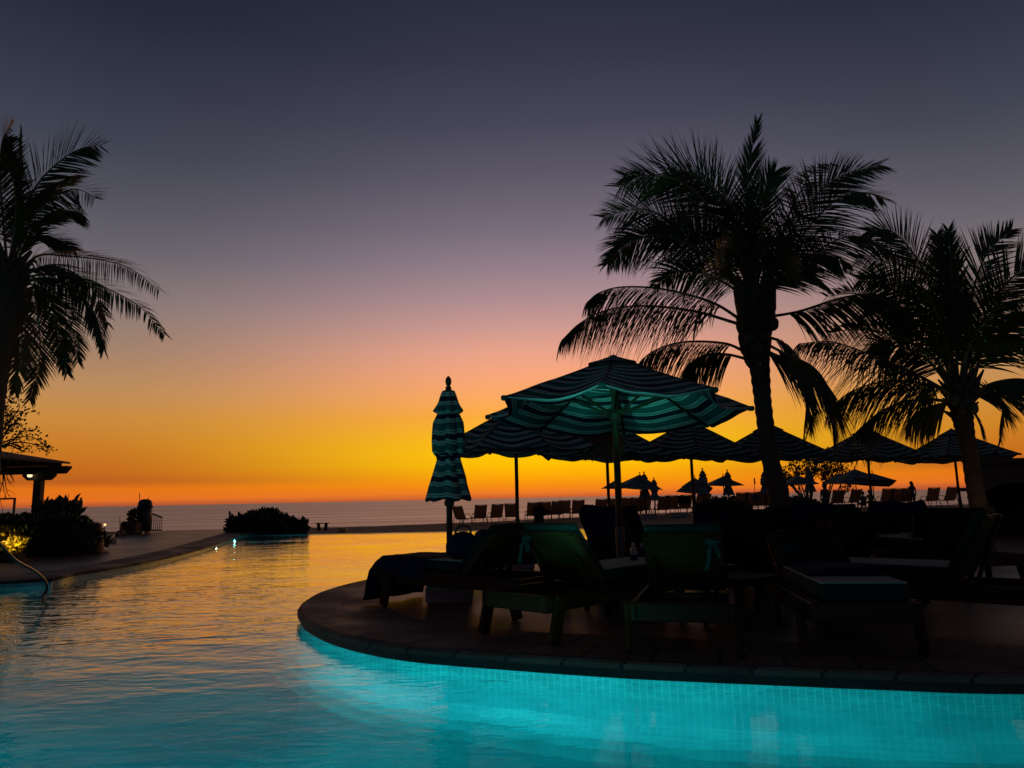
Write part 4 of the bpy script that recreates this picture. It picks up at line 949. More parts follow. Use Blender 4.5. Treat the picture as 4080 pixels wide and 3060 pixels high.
# bottle and cup on the table
M['clear'] = N('clear_plastic', .08).m; b_ = M['clear'].node_tree.nodes['Principled BSDF']; b_.inputs['Transmission Weight'].default_value = .75; b_.inputs['IOR'].default_value = 1.2; b_.inputs['Base Color'].default_value = (.9, .85, .8, 1)
tz = Matrix.Translation(tb.location) @ Matrix.Rotation(.3, 4, 'Z')
bt = thing('water_bottle', 'clear plastic water bottle standing on the low slatted table', 'bottle', tz @ Vector((.06, -.12, .412)))
MB().lathe([(.034, 0), (.036, .01), (.034, .05), (.036, .08), (.034, .12), (.036, .15), (.03, .185), (.014, .212), (.014, .222)], n=18).build('body', M['clear'], bt, smooth=True)
MB().lathe([(.016, .2222), (.016, .240), (.015, .242)], n=14).build('cap', 'white', bt); MB().lathe([(.0365, .085), (.0365, .13)], n=18).build('label_band', 'navy', bt)
cp = MB().lathe([(.026, 0), (.034, .10), (.035, .103), (.032, .10), (.025, .006)], n=18).build('plastic_cup', M['clear'], smooth=True); cp.location = tz @ Vector((.24, -.10, .412)); tag(cp, 'small clear cup standing beside the water bottle', 'cup')

# ------------------------------------------------------------------ shrubs
def leafcloud(centers, n, size, seed, m='leaf', up=.3, aspect=.45):
    "many curved leaves spread through several soft volumes"
    rnd = random.Random(seed); mb = MB()
    wts = [c[1][0] * c[1][2] for c in centers]; tot = sum(wts)
    for _ in range(n):
        r = rnd.random() * tot; k = 0
        while r > wts[k]: r -= wts[k]; k += 1
        c, rad = centers[k]
        d = Vector((rnd.gauss(0, 1), rnd.gauss(0, 1), rnd.gauss(0, 1))).normalized(); q = rnd.random() ** .35
        p = Vector(c) + Vector((d.x * rad[0], d.y * rad[1], d.z * rad[2])) * q
        v = (d + Vector((rnd.uniform(-.6, .6), rnd.uniform(-.6, .6), rnd.uniform(-.3, .6) + up))).normalized()
        s = v.cross(Vector((rnd.uniform(-1, 1), rnd.uniform(-1, 1), rnd.uniform(-1, 1))))
        if s.length < .05: continue
        s.normalize(); Lf = size * rnd.uniform(.6, 1.25); nn = s.cross(v) * Lf * .12; W_ = Lf * aspect * .5
        mb.add([p, p + v * Lf * .3 + s * W_ - nn * .5, p + v * Lf * .3 - s * W_ - nn * .5, p + v * Lf * .72 + s * W_ * .85 - nn, p + v * Lf * .72 - s * W_ * .85 - nn, p + v * Lf - nn * 2.2], [(0, 1, 2), (1, 3, 4, 2), (3, 5, 4)])
    return mb
def branches(root, tips, r0_, seed, sub=3, jit=.12):
    rnd = random.Random(seed); mb = MB(); root = Vector(root); ends = []
    for tp in tips:
        tp = Vector(tp); L_ = (tp - root).length
        mid1 = root.lerp(tp, .35) + Vector((rnd.uniform(-1, 1), rnd.uniform(-1, 1), rnd.uniform(0, 1))) * jit * L_
        mid2 = root.lerp(tp, .7) + Vector((rnd.uniform(-1, 1), rnd.uniform(-1, 1), rnd.uniform(0, 1))) * jit * L_
        cur = bez([root, mid1, mid2, tp], 12); mb.tube(cur, [r0_ * (1 - .8 * i / 11) for i in range(12)], 6); ends.append(tp)
        for _ in range(sub):
            i = rnd.randint(4, 10); e = cur[i] + (cur[min(11, i + 1)] - cur[i]).normalized() * L_ * rnd.uniform(.12, .3) + Vector((rnd.uniform(-1, 1), rnd.uniform(-1, 1), rnd.uniform(-.5, 1))) * L_ * .14
            mb.tube(bez([cur[i], cur[i].lerp(e, .5) + Vector((0, 0, .03 * L_)), e], 6), [r0_ * .38, r0_ * .33, r0_ * .28, r0_ * .22, r0_ * .16, r0_ * .1], 5); ends.append(e)
    return mb, ends

# hedge on the left terrace
hd = thing('hedge', 'long dark hedge along the left terrace in front of the roofed shelter', 'hedge', (0, 0, 0)); cs = []
for i, px in enumerate(range(-420, 341, 40)):
    y = 18.3 + .9 * sin(i * 1.7); top = 2062 - (20 if 150 < px < 320 else 0) + (0 if px < 230 else (px - 230) * .5)
    tp_ = D(px, top, y); g_ = G(px, y, .12); c = (tp_ + g_) / 2; h = (tp_.z - g_.z) / 2
    cs.append((c, (.46, .55, h * 1.0)))
cs.append((G(300, 18.6, .55), (.35, .5, .4)))
leafcloud(cs, 17000, .17, 3, 'leaf', .3, .5).build('foliage', 'leaf', hd)
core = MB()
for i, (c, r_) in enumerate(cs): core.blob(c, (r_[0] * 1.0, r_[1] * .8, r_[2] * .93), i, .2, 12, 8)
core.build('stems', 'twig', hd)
# rubbery paddle-leaved plant sticking up over the hedge
pp = thing('leafy_plant', 'broad paddle-leaved plant rising out of the hedge beside the yellow board', 'plant', (0, 0, 0))
cs = [(D(262, 2048, 19.2), (.2, .25, .22)), (D(205, 2056, 19), (.28, .3, .15))]
leafcloud(cs, 230, .34, 9, up=.9, aspect=.34).build('leaves', 'leaf', pp)
st_, _e = branches(G(245, 19.2, .12), [D(240, 2030, 19.2), D(270, 2010, 19.2), D(215, 2040, 19.2)], .03, 3); st_.build('stem', 'twig', pp)
# yellow board on a post
yb = thing('yellow_board', 'pale yellow upright board with two knobs showing over the hedge', 'sign', (0, 0, 0))
a_ = D(312, 2020, 21); MB().box((a_.x, 21, a_.z + .02), (.23, .05, .34), bev=.02).build('board', 'yellow', yb); MB().bar((a_.x, 21.03, a_.z - .15), (a_.x, 21.03, .12), .07, .05).build('post', 'dark_wood', yb)
for s in (-1, 1): MB().blob((a_.x + s * .06, 21, a_.z + .225), .038, 3, .05).build('knob', 'yellow', yb)
# end bush beside the pool's far corner
eb = thing('shrub', 'rounded paddle-leaved shrub at the far left corner of the pool', 'shrub', (0, 0, 0))
def cc(px, py, y, r_): return (D(px, py + 16, y), (r_[0], r_[1], r_[2] * .85))
cs = [cc(985, 2080, 30.2, (.62, .8, .42)), cc(1050, 2068, 30.2, (.7, .8, .5)), cc(1110, 2088, 30.2, (.6, .7, .36)), cc(1160, 2103, 30.2, (.5, .6, .22)), cc(945, 2095, 30.2, (.35, .6, .3)), cc(1190, 2098, 30.2, (.25, .4, .20))]
leafcloud(cs + [cc(930, 2068, 30.2, (.12, .2, .14)), cc(1010, 2046, 30.2, (.14, .2, .12)), cc(1078, 2036, 30.2, (.16, .2, .12)), cc(1128, 2058, 30.2, (.14, .2, .13)), cc(1172, 2075, 30.2, (.12, .2, .14)), cc(1205, 2080, 30.2, (.1, .2, .18))] * 3, 3900, .24, 21, up=.5, aspect=.42).build('foliage', 'leaf', eb)
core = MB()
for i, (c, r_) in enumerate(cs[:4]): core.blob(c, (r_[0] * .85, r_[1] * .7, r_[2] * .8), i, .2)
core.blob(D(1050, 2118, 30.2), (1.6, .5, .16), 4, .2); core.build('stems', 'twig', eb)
sp = thing('fence_post', 'thin wooden post with a slanted brace left of the corner shrub', 'post', (0, 0, 0))
q = G(912, 30.0, .1); MB().bar(q, (q.x, q.y, D(912, 2036, 30).z), .05, .05).build('post', 'wood', sp); MB().bar((q.x, q.y - .03, D(912, 2040, 30).z), (q.x + .25, q.y - .03, D(912, 2062, 30).z), .035, .035).build('brace', 'wood', sp)

# ------------------------------------------------------------------ left terrace furniture
# traffic cone
cn_ = thing('safety_cone', 'tall faded orange cone standing on the left terrace by the hedge', 'cone', gz(388, 18.2))
MB().box((0, 0, .022), (.36, .36, .044), bev=.012).build('base', 'cone', cn_)
MB().lathe([(.155, .044), (.15, .06), (.06, .66), (.045, .70), (.035, .71), (.03, .70)], n=24).build('body', 'cone', cn_, smooth=True)
# bin
b_ = thing('litter_bin', 'dark round-topped litter bin standing on the left terrace', 'bin', gz(572, 30.5))
MB().lathe([(.24, .08), (.27, .10), (.27, 1.02), (.25, 1.04)], n=24).build('body', 'plastic_dark', b_, smooth=True)
MB().lathe([(.31, 1.02), (.31, 1.07), (.275, 1.09), (.27, 1.20), (.22, 1.31), (.12, 1.36), (.0001, 1.37)], n=24).build('lid', 'plastic_dark', b_, smooth=True)
for s in (-1, 1): MB().box((s * .16, -.05, .04), (.06, .3, .08)).build('foot', 'plastic_dark', b_)
for k, (px, yt, ln) in enumerate([(556, 1964, 'longer'), (590, 1982, 'shorter')]):
    o = MB(); q = G(px + 5, 31.5, .12); o.tube([q, D(px, yt + 8, 31.5), D(px + 1, yt, 31.5)], [.02, .016, .014], 8); o = o.build('pole', 'metal'); tag(o, f'{ln} thin pole sticking up behind the litter bin', 'pole')
pb = thing('planter', 'low square planter with a small bush left of the litter bin', 'planter', gz(533, 30.0)); MB().box((-.1, 0, .24), (.62, .6, .48), bev=.03).build('box', 'dark_wood', pb)
leafcloud([((.02, .0, .66), (.24, .25, .28))], 500, .13, 4).build('plant', 'leaf', pb)
rl = thing('side_railing', 'short slatted railing sloping down right of the litter bin', 'railing', gz(618, 31.0))
x0 = -.18
MB().bar((x0, 0, .78), (x0 + .45, 0, .60), .05, .05).build('top_rail', 'wood', rl); MB().bar((x0, 0, .10), (x0 + .45, 0, .10), .04, .05).build('bottom_rail', 'wood', rl)
for i in range(6): MB().bar((x0 + .02 + i * .084, 0, .125), (x0 + .02 + i * .084, 0, .75 - i * .033), .02, .02).build('baluster', 'wood', rl)
# strip of terrace wall, distant small table, lamp
tl = thing('table_lamp', 'tiny round lamp glowing behind the seated person on the left', 'lamp', (0, 0, 0)); q = D(418, 2091, 27.5)
MB().blob(q, .042, 1, .02).build('globe', lamp_mat('lamp_globe', (1, .5, .18, 1), 2.2), tl, smooth=True); MB().tube([(q.x, q.y, -.2), (q.x, q.y, q.z - .05)], .015, 8).build('stem', 'metal', tl)
tt = thing('low_wall', 'low pale ledge at the foot of the safety cone', 'ledge', (0, 0, 0)); q = P(405, 2141, .3); MB().box((q.x, q.y, .2), (.75, .4, .17), bev=.02).build('slab', 'concrete', tt)

# handrail into the water
hr = thing('pool_handrail', 'curved steel handrail dropping into the water at the lower left', 'handrail', (0, 0, 0))
pts = [D(-260, 2065, 8.5), D(-120, 2085, 8.7), D(-20, 2150, 9.0), D(60, 2230, 9.4), D(130, 2270, 9.8), D(172, 2305, 10.1), D(188, 2335, 10.25), D(182, 2360, 10.3), D(172, 2380, 10.3)]
e_ = pts[-1].copy(); e_.z = -.5
MB().tube(bez(pts + [e_], 60), .017, 12).build('rail', 'steel', hr, smooth=True)

# uplit variegated shrub
ys_ = thing('variegated_shrub', 'small yellow-green shrub brightly lit from below at the left edge', 'shrub', (0, 0, 0))
leafcloud([(D(50, 2152, 16.9), (.27, .24, .25)), (D(66, 2170, 16.8), (.17, .2, .2)), (D(22, 2140, 16.9), (.3, .22, .2))], 700, .12, 31, up=.4, aspect=.5).build('foliage', 'leaf_yellow', ys_)
s_, _e = branches(G(45, 17.2, .12), [D(45, 2135, 17.2), D(70, 2150, 17.2), D(15, 2135, 17.2)], .015, 8); s_.build('stem', 'twig', ys_)
sl_ = thing('spotlight', 'small ground spotlight shining up into the yellow-green shrub', 'lamp', (0, 0, 0)); q = G(52, 16.45, .12)
MB().lathe([(.03, 0), (.05, .02), (.055, .09), (.05, .09), (.04, .05)], q, 14).build('housing', 'plastic_dark', sl_)
MB().lathe([(.0001, .0), (.038, .001)], q + Vector((0, 0, .075)), 12).build('lens', lamp_mat('spot_lens', (1, .8, .3, 1), 25), sl_)
def lamp_light(t_, pos, e, col, size=.05, typ='POINT', aim=None, ang=70):
    l_ = bpy.data.lights.new('lamp_light', typ); l_.energy = e; l_.color = col; l_.shadow_soft_size = size
    o = bpy.data.objects.new('lamp_light', l_); C.objects.link(o); o.parent = t_; o.location = pos
    if typ == 'SPOT': l_.spot_size = radians(ang); l_.spot_blend = .8; o.rotation_euler = (Vector(aim) - Vector(pos)).to_track_quat('-Z', 'Y').to_euler()
    return o
lamp_light(sl_, q + Vector((0, -.0, .12)), 30, (1, .60, .08), .04, 'SPOT', D(50, 2090, 16.95), 85)
pl_ = thing('planter', 'long dark planter box along the terrace edge under the lit shrub', 'planter', (0, 0, 0)); q1 = G(-200, 15.9, .12); q2 = G(85, 15.9, .12)
MB().bar(q1 + Vector((0, 0, .08)), q2 + Vector((0, 0, .08)), .3, .14, bev=.02).build('box', 'dark_wood', pl_)

# ------------------------------------------------------------------ roofed shelter on the left
sh_ = thing('roofed_shelter', 'open timber shelter with a sloping tiled roof at the left edge', 'shelter', (0, 0, 0)); yS = 24.0
def S(px, py, y=yS): return D(px, py, y)
bm_z = S(150, 1875).z; xr = S(278, 1870).x; zt = S(200, 1858).z; zb = S(200, 1888).z; xl = xr - 9
mb = MB(); hz_ = (zt - zb)
prof = [(xl, zb), (xr - .16, zb), (xr, zb + .18), (xr, zt), (xl, zt)]
mb.add([(x, yS - .12, z) for x, z in prof] + [(x, yS + .12, z) for x, z in prof], [tuple(range(4, -1, -1)), tuple(range(5, 10))] + [(i, (i + 1) % 5, 5 + (i + 1) % 5, 5 + i) for i in range(5)])
mb.build('front_beam', 'dark_wood', sh_)
mb = MB(); mb.add([(x, yS - 4.12, z) for x, z in prof] + [(x, yS - 3.88, z) for x, z in prof], [tuple(range(4, -1, -1)), tuple(range(5, 10))] + [(i, (i + 1) % 5, 5 + (i + 1) % 5, 5 + i) for i in range(5)]); mb.build('rear_beam', 'dark_wood', sh_)
xc = S(150, 2000).x; cw = .24
for k, yy in enumerate((yS, yS - 4)):
    mb = MB(); mb.bar((xc, yy, -.1), (xc, yy, zb - .16), cw, cw, up=(0, 1, 0), bev=.015)
    co = mb.build('post', 'dark_wood', sh_)
    cx = MB(); pr_ = [(-.50, zb), (-.50, zb - .06), (-.34, zb - .20), (.34, zb - .20), (.50, zb - .06), (.50, zb)]
    cx.add([(xc + x, yy - .1, z) for x, z in pr_] + [(xc + x, yy + .1, z) for x, z in pr_], [tuple(range(5, -1, -1)), tuple(range(6, 12))] + [(i, (i + 1) % 6, 6 + (i + 1) % 6, 6 + i) for i in range(6)])
    cx.build('corbel', 'dark_wood', co)
    MB().bar((xc - 8, yy, -.1), (xc - 4, yy, zb), cw, cw, up=(0, 1, 0)).build('post', 'dark_wood', sh_)
# sloping roof: rises to the left
ra = S(262, 1840); rb_ = S(-10, 1796); sl2 = (rb_.z - ra.z) / (rb_.x - ra.x)
def roofz(x): return ra.z + sl2 * (x - ra.x)
mb = MB(); xa, xb = ra.x, ra.x - 8
for (d0, d1, nm) in ((0, -.07, 'r'),):
    mb.add([(xa, yS - 4.8, roofz(xa)), (xb, yS - 4.8, roofz(xb)), (xb, yS + .25, roofz(xb)), (xa, yS + .25, roofz(xa)), (xa, yS - 4.8, roofz(xa) - .06), (xb, yS - 4.8, roofz(xb) - .16), (xb, yS + .25, roofz(xb) - .16), (xa, yS + .25, roofz(xa) - .06)], [(0, 1, 2, 3), (7, 6, 5, 4), (0, 4, 5, 1), (1, 5, 6, 2), (2, 6, 7, 3), (3, 7, 4, 0)])
ro = mb.build('roof', 'roof', sh_)
for k in range(12):
    yy = yS - 4.6 + k * .42; mb = MB(); mb.bar((xa - .15, yy, roofz(xa - .15) - .13), (xb, yy, roofz(xb) - .23), .06, .12); mb.build('rafter', 'dark_wood', ro)
x1_ = S(246, 1850).x
mb = MB(); mb.add([(x1_, yS - .14, zt + .002), (x1_, yS - .14, roofz(x1_) - .085), (xl, yS - .14, roofz(xl) - .19), (xl, yS - .14, zt + .002), (x1_, yS - .10, zt + .002), (x1_, yS - .10, roofz(x1_) - .085), (xl, yS - .10, roofz(xl) - .19), (xl, yS - .10, zt + .002)], [(0, 1, 2, 3), (7, 6, 5, 4), (0, 4, 5, 1), (1, 5, 6, 2), (2, 6, 7, 3), (3, 7, 4, 0)]); mb.build('gable_board', 'wood', sh_)
mb = MB(); mb.bar((S(205, 1850).x, yS - .17, roofz(S(205, 1850).x) - .135), (S(5, 1812).x, yS - .17, roofz(S(5, 1812).x) - .12), .02, .07); mb.build('sky_gap_strip', 'yellow', sh_)  # pale strip added to stand in for sky seen through the roof gap
bl = thing('bulb', 'small round light under the shelter beam beside its post', 'lamp', (0, 0, 0)); q = S(119, 1891, yS - .2); MB().blob(q + Vector((0, 0, -.03)), (.075, .075, .06), 1, .02).build('globe', lamp_mat('bulb_glow', (1, .75, .4, 1), 1.5), bl, smooth=True); MB().lathe([(.04, 0), (.09, .0), (.05, .05)], q, 12).build('fitting', 'plastic_dark', bl)
# bougainvillea above the shelter
bv = thing('creeper', 'thin leafy creeper branches spilling over the shelter roof beside the palm', 'climbing plant', (0, 0, 0)); yB = 20.5
tips = [D(x, y, yB + random.Random(x).uniform(-.5, .5)) for x, y in ((60, 1600), (95, 1640), (85, 1690), (140, 1715), (165, 1765), (180, 1800), (120, 1800), (70, 1790), (75, 1650), (40, 1640), (20, 1600))]
s_, ends = branches(D(-30, 1790, yB), tips, .028, 5, 4, .16); s_.build('branches', 'twig', bv)
leafcloud([(e, (.16, .16, .10)) for e in ends] + [(D(5, 1720, yB), (.5, .4, .7)), (D(-40, 1700, yB), (.6, .5, .9))], 900, .085, 12, aspect=.55).build('leaves', 'leaf', bv)
tips = [D(x, y, yB) for x, y in ((45, 1935), (38, 1985), (50, 1900), (25, 1990), (60, 1925), (10, 2030))]
s_, ends = branches(D(10, 1850, yB), tips, .02, 6, 4, .06); s_.build('hanging_roots', 'twig', bv)
# small gate frame behind the hedge
gf = thing('goal_frame', 'small square metal frame standing behind the hedge at the left edge', 'frame', (0, 0, 0)); z1 = D(58, 1990, 26).z; xq = D(58, 2000, 26).x
MB().bar((xq, 26, -.1), (xq, 26, z1), .06, .06).build('post', 'metal', gf); MB().bar((xq - 1.6, 26, -.1), (xq - 1.6, 26, z1), .06, .06).build('post', 'metal', gf); MB().bar((xq + .03, 26, z1 + .03), (xq - 1.63, 26, z1 + .03), .06, .06).build('crossbar', 'metal', gf)
# ------------------------------------------------------------------ people
def body(name, joints, edges, radii, parent, m='skin', sub=1):
    me = bpy.data.meshes.new(name); keys = list(joints); ix = {k: i for i, k in enumerate(keys)}
    me.from_pydata([joints[k] for k in keys], [(ix[a], ix[b]) for a, b in edges], []); me.materials.append(M[m])
    o = bpy.data.objects.new(name, me); C.objects.link(o); o.parent = parent
    md = o.modifiers.new('skin', 'SKIN'); md.use_smooth_shade = True
    for k in keys:
        sv = me.skin_vertices[0].data[ix[k]]; r = radii[k]; sv.radius = (r, r) if isinstance(r, (int, float)) else r; sv.use_root = (k == 'pelvis')
    s = o.modifiers.new('sub', 'SUBSURF'); s.levels = sub; s.render_levels = sub; return o
ED = [('pelvis', 'waist'), ('waist', 'chest'), ('chest', 'neck'), ('neck', 'head0'), ('head0', 'head1'), ('head1', 'head2'),
      ('chest', 'shl'), ('shl', 'ell'), ('ell', 'wrl'), ('wrl', 'hal'), ('chest', 'shr'), ('shr', 'elr'), ('elr', 'wrr'), ('wrr', 'har'),
      ('pelvis', 'hil'), ('hil', 'knl'), ('knl', 'anl'), ('anl', 'tol'), ('pelvis', 'hir'), ('hir', 'knr'), ('knr', 'anr'), ('anr', 'tor')]
RD = dict(pelvis=(.13, .11), waist=(.115, .09), chest=(.14, .10), neck=.05, head0=.065, head1=(.082, .095), head2=.06, shl=.06, shr=.06, ell=.042, elr=.042, wrl=.028, wrr=.028, hal=.035, har=.035,
          hil=.095, hir=.095, knl=.06, knr=.06, anl=.04, anr=.04, tol=.035, tor=.035)
def stand(h=1.68, sway=0, arms=(.12, .24), step=.08):
    k = h / 1.68
    J = dict(pelvis=(0, 0, .93), waist=(sway * .3, 0, 1.08), chest=(sway * .5, .0, 1.28), neck=(sway * .6, 0, 1.43), head0=(sway * .6, -.005, 1.48), head1=(sway * .6, -.02, 1.57), head2=(sway * .6, -.005, 1.645),
        shl=(-.17, 0, 1.36), ell=(-.17 - arms[0] * .7, .01, 1.09), wrl=(-.17 - arms[0], -.04, .86), hal=(-.17 - arms[0], -.05, .78),
        shr=(.17, 0, 1.36), elr=(.17 + arms[1] * .55, .01, 1.10), wrr=(.17 + arms[1], -.03, .89), har=(.17 + arms[1] * 1.05, -.04, .82),
        hil=(-.09, 0, .86), knl=(-.10, -.02 - step * .3, .48), anl=(-.10, step, .09), tol=(-.11, step - .15, .035), hir=(.09, 0, .86), knr=(.10, -.03, .48), anr=(.11, -step, .09), tor=(.12, -step - .15, .035))
    return {a: (v[0] * k, v[1] * k, v[2] * k) for a, v in J.items()}
def seated(lean=.1, seat=.34, legs='front', head=0):
    J = dict(pelvis=(0, 0, seat + .10), waist=(0, lean * -.3, seat + .25), chest=(0, -lean, seat + .46), neck=(0, -lean * 1.25, seat + .61), head0=(0, -lean * 1.4, seat + .66), head1=(0, -lean * 1.6 - head * .02, seat + .75), head2=(0, -lean * 1.7 - head * .05, seat + .82),
        shl=(-.17, -lean, seat + .54), ell=(-.22, -lean - .10, seat + .28), wrl=(-.16, -lean - .30, seat + .22), hal=(-.14, -lean - .37, seat + .23),
        shr=(.17, -lean, seat + .54), elr=(.22, -lean - .10, seat + .28), wrr=(.16, -lean - .30, seat + .22), har=(.14, -lean - .37, seat + .23),
        hil=(-.10, -.03, seat + .08), knl=(-.13, -.46, seat + .12), anl=(-.13, -.52, .09), tol=(-.13, -.67, .04), hir=(.10, -.03, seat + .08), knr=(.13, -.46, seat + .12), anr=(.13, -.50, .09), tor=(.13, -.65, .04))
    return J
def person(label, loc, rz, J, hair='short', top='cloth', group=None, legs=True, scale=1, female=False, cap=False):
    t_ = thing('person', label, 'person', loc, rz, group); t_.scale = (scale,) * 3
    R_ = dict(RD)
    if female: R_.update(waist=(.10, .08), chest=(.125, .09), shl=.05, shr=.05, pelvis=(.14, .11))
    body('body', J, ED, R_, t_)
    V = lambda k: Vector(J[k])
    hp = V('head1'); hr_ = MB(); hr_.blob(hp + Vector((0, .02, .035)), (.093, .105, .105), 3, .08, 16, 10)
    if hair == 'long':
        hr_.tube([hp + Vector((0, .05, .04)), hp + Vector((0, .085, -.06)), hp + Vector((0, .09, -.18)), hp + Vector((.0, .08, -.30)), hp + Vector((0, .07, -.36))], [.085, .10, .105, .08, .02], 12)
    hr_.build('hair', 'hair', t_, smooth=True)
    # face: nose and ears
    MB().bar(hp + Vector((0, -.085, .01)), hp + Vector((0, -.112, -.022)), .022, .02, bev=.004).build('nose', 'skin', t_)
    for s in (-1, 1): MB().blob(hp + Vector((s * .088, 0, -.01)), (.012, .02, .03), 1, .02).build('ear', 'skin', t_)
    # clothes
    def grow(keys, edges, m, k, nm):
        JJ = {a: J[a] for a in keys}; RR = {}
        for a in keys:
            r = R_[a]; RR[a] = (r[0] * k, r[1] * k) if isinstance(r, tuple) else r * k
        if 'pelvis' not in JJ: raise ValueError
        return body(nm, JJ, [e for e in ED if e[0] in keys and e[1] in keys], RR, t_, m)
    grow(['pelvis', 'waist', 'chest', 'shl', 'shr'], None, top, 1.12, 'shirt')
    grow(['pelvis', 'hil', 'hir', 'knl', 'knr'], None, 'cloth', 1.1, 'shorts')
    if cap:
        c = MB(); c.lathe([(.105, 0), (.11, .03), (.09, .10), (.04, .125), (.001, .128)], hp + Vector((0, .01, .02)), 14); c.bar(hp + Vector((0, -.09, .03)), hp + Vector((0, -.19, .02)), .13, .012); c.build('cap', 'cloth', t_, smooth=True)
    return t_
def sz(px, y):
    v = D(px, 1985 - .0206 * (px - 2040), y); return Vector((v.x, y, sandz(v.x, y)))

# ------------------------------------------------------------------ beach chairs
def make_chair():
    t_ = thing('beach_chair', 'x', 'beach chair', (0, 0, 0), 0, 'sling chairs set out on the beach')
    # chair faces +y (the sea); seat .38 high, tall reclined back
    sf = MB()
    for s in (-1, 1):
        x = s * .30
        sf.tube(bez([(x, -.55, 1.02), (x, -.33, .62), (x, -.12, .36), (x, .30, .40), (x, .62, .36)], 26), .016, 7)
        sf.tube(bez([(x, .40, .02), (x, .42, .25), (x, .30, .50), (x, .06, .60), (x, -.22, .56), (x, -.38, .34), (x, -.48, .02)], 30), .017, 7)
    for (y, z) in ((-.55, 1.02), (.62, .36), (-.10, .345), (.40, .05), (-.47, .05)): sf.tube([(-.3, y, z), (.3, y, z)], .013, 6)
    sf.build('tube_frame', 'metal', t_)
    def sheet(path, nm):
        mb = MB(); c = bez(path, 14); vs = []
        for p in c: vs += [p + Vector((-.285, 0, 0)), p + Vector((0, .0, -.02)), p + Vector((.285, 0, 0))]
        mb.add(vs, [(3 * i + k, 3 * i + k + 1, 3 * i + 4 + k, 3 * i + 3 + k) for i in range(13) for k in (0, 1)]); mb.build(nm, 'sling', t_, smooth=True)
    sheet([(0, -.545, 1.01), (0, -.33, .60), (0, -.13, .36)], 'back_sling'); sheet([(0, -.10, .355), (0, .20, .385), (0, .60, .355)], 'seat_sling'); return t_
chair = make_chair()
def chair_at(px, y, deg, label, s=1):
    global first_chair
    loc = sz(px, y)
    if not first_chair:
        chair.location = loc; chair.rotation_euler = (0, 0, radians(deg)); chair['label'] = label; chair.scale = (s, s, s); first_chair = True; return chair
    return dup(chair, loc, radians(deg), label, None, s)
first_chair = False
gC = 'sling chairs set out on the beach'
CH = [(1843, 48, -28, 'leftmost sling chair of the beach row, right of the folded umbrella'),
 (1908, 48, 14, 'second sling chair from the left end of the beach row'),
 (1972, 48, 16, 'third sling chair from the left end of the beach row'),
 (2038, 48, -6, 'fourth sling chair from the left, beside the second umbrella pole'),
 (2118, 48.5, 8, 'low sling chair left of the bundled dark pile on the beach'),
 (2172, 49, -5, 'sling chair just right of the bundled dark pile on the beach'),
 (2212, 48, 10, 'sling chair with the tallest back between pile and seated pair'),
 (2246, 49.5, 0, 'low sling chair beside the tall-backed one, set further back'),
 (2298, 48, 4, 'single sling chair left of the seated pair'),
 (2385, 48, 10, 'sling chair standing between the two seated people'),
 (2447, 47, -8, 'sling chair behind the big umbrella pole, left of it'),
 (2485, 48, 14, 'sling chair showing just right of the big umbrella pole'),
 (2530, 46.5, 0, 'wide sling chair right of the big umbrella pole on the sand'),
 (2560, 48, 5, 'sling chair below the folded beach umbrella tied twice'),
 (2635, 47, 5, 'sling chair right of the paired folded beach umbrellas'),
 (2675, 48, -12, 'low sling chair left of the towel-covered one'),
 (2720, 47.5, 6, 'sling chair with a dark towel over its back'),
 (2775, 47.5, 20, 'sling chair cut by the umbrella pole left of the dark bush'),
 (2800, 49, 0, 'sling chair further back behind the umbrella pole left of the dark bush'),
 (2945, 48, 0, 'sling chair left of the diamond sign'),
 (2980, 48, 4, 'sling chair directly left of the diamond sign, angled'),
 (3030, 46.5, 2, 'sling chair beneath the diamond sign'),
 (3325, 49, 0, 'sling chair seen through the thin tree branches'),
 (3390, 49.5, 10, 'sling chair right of the thin tree branches'),
 (3520, 50, 0, 'sling chair just right of the far umbrella pole'),
 (3558, 50, 2, 'sling chair in the cluster left of the standing woman'),
 (3596, 49, 6, 'sling chair nearest the standing woman on her left'),
 (3700, 49, 0, 'single sling chair right of the standing woman'),
 (3770, 48.5, 5, 'low dark sling chair right of the single one')]
for px, y, dg, lab in CH:
    chair_at(px, y, dg, lab, 1.26)
bt_ = towel_over('dark towel hanging over a sling chair on the beach', (0, 0, 0), 0, 60, 33, backlen=.72); bt_.location = sz(2722, 47.2) + Vector((0, -.72, .12)); bt_.rotation_euler = (0, 0, pi / 2)
# bundled pile
pl2 = thing('bundle', 'dark bundled pile of folded seats on the beach', 'pile', (0, 0, 0)); q = sz(2145, 48)
mb = MB(); mb.box((q.x, q.y, q.z + .35), (.62, .6, .7), bev=.06); mb.build('folded_seats', 'cloth', pl2)
mb = MB(); mb.blob((q.x, q.y, q.z + .85), (.36, .3, .22), 5, .4, 14, 9); mb.blob((q.x + .38, q.y, q.z + .62), (.3, .26, .2), 8, .3); mb.build('cover', 'navy', pl2, smooth=True)

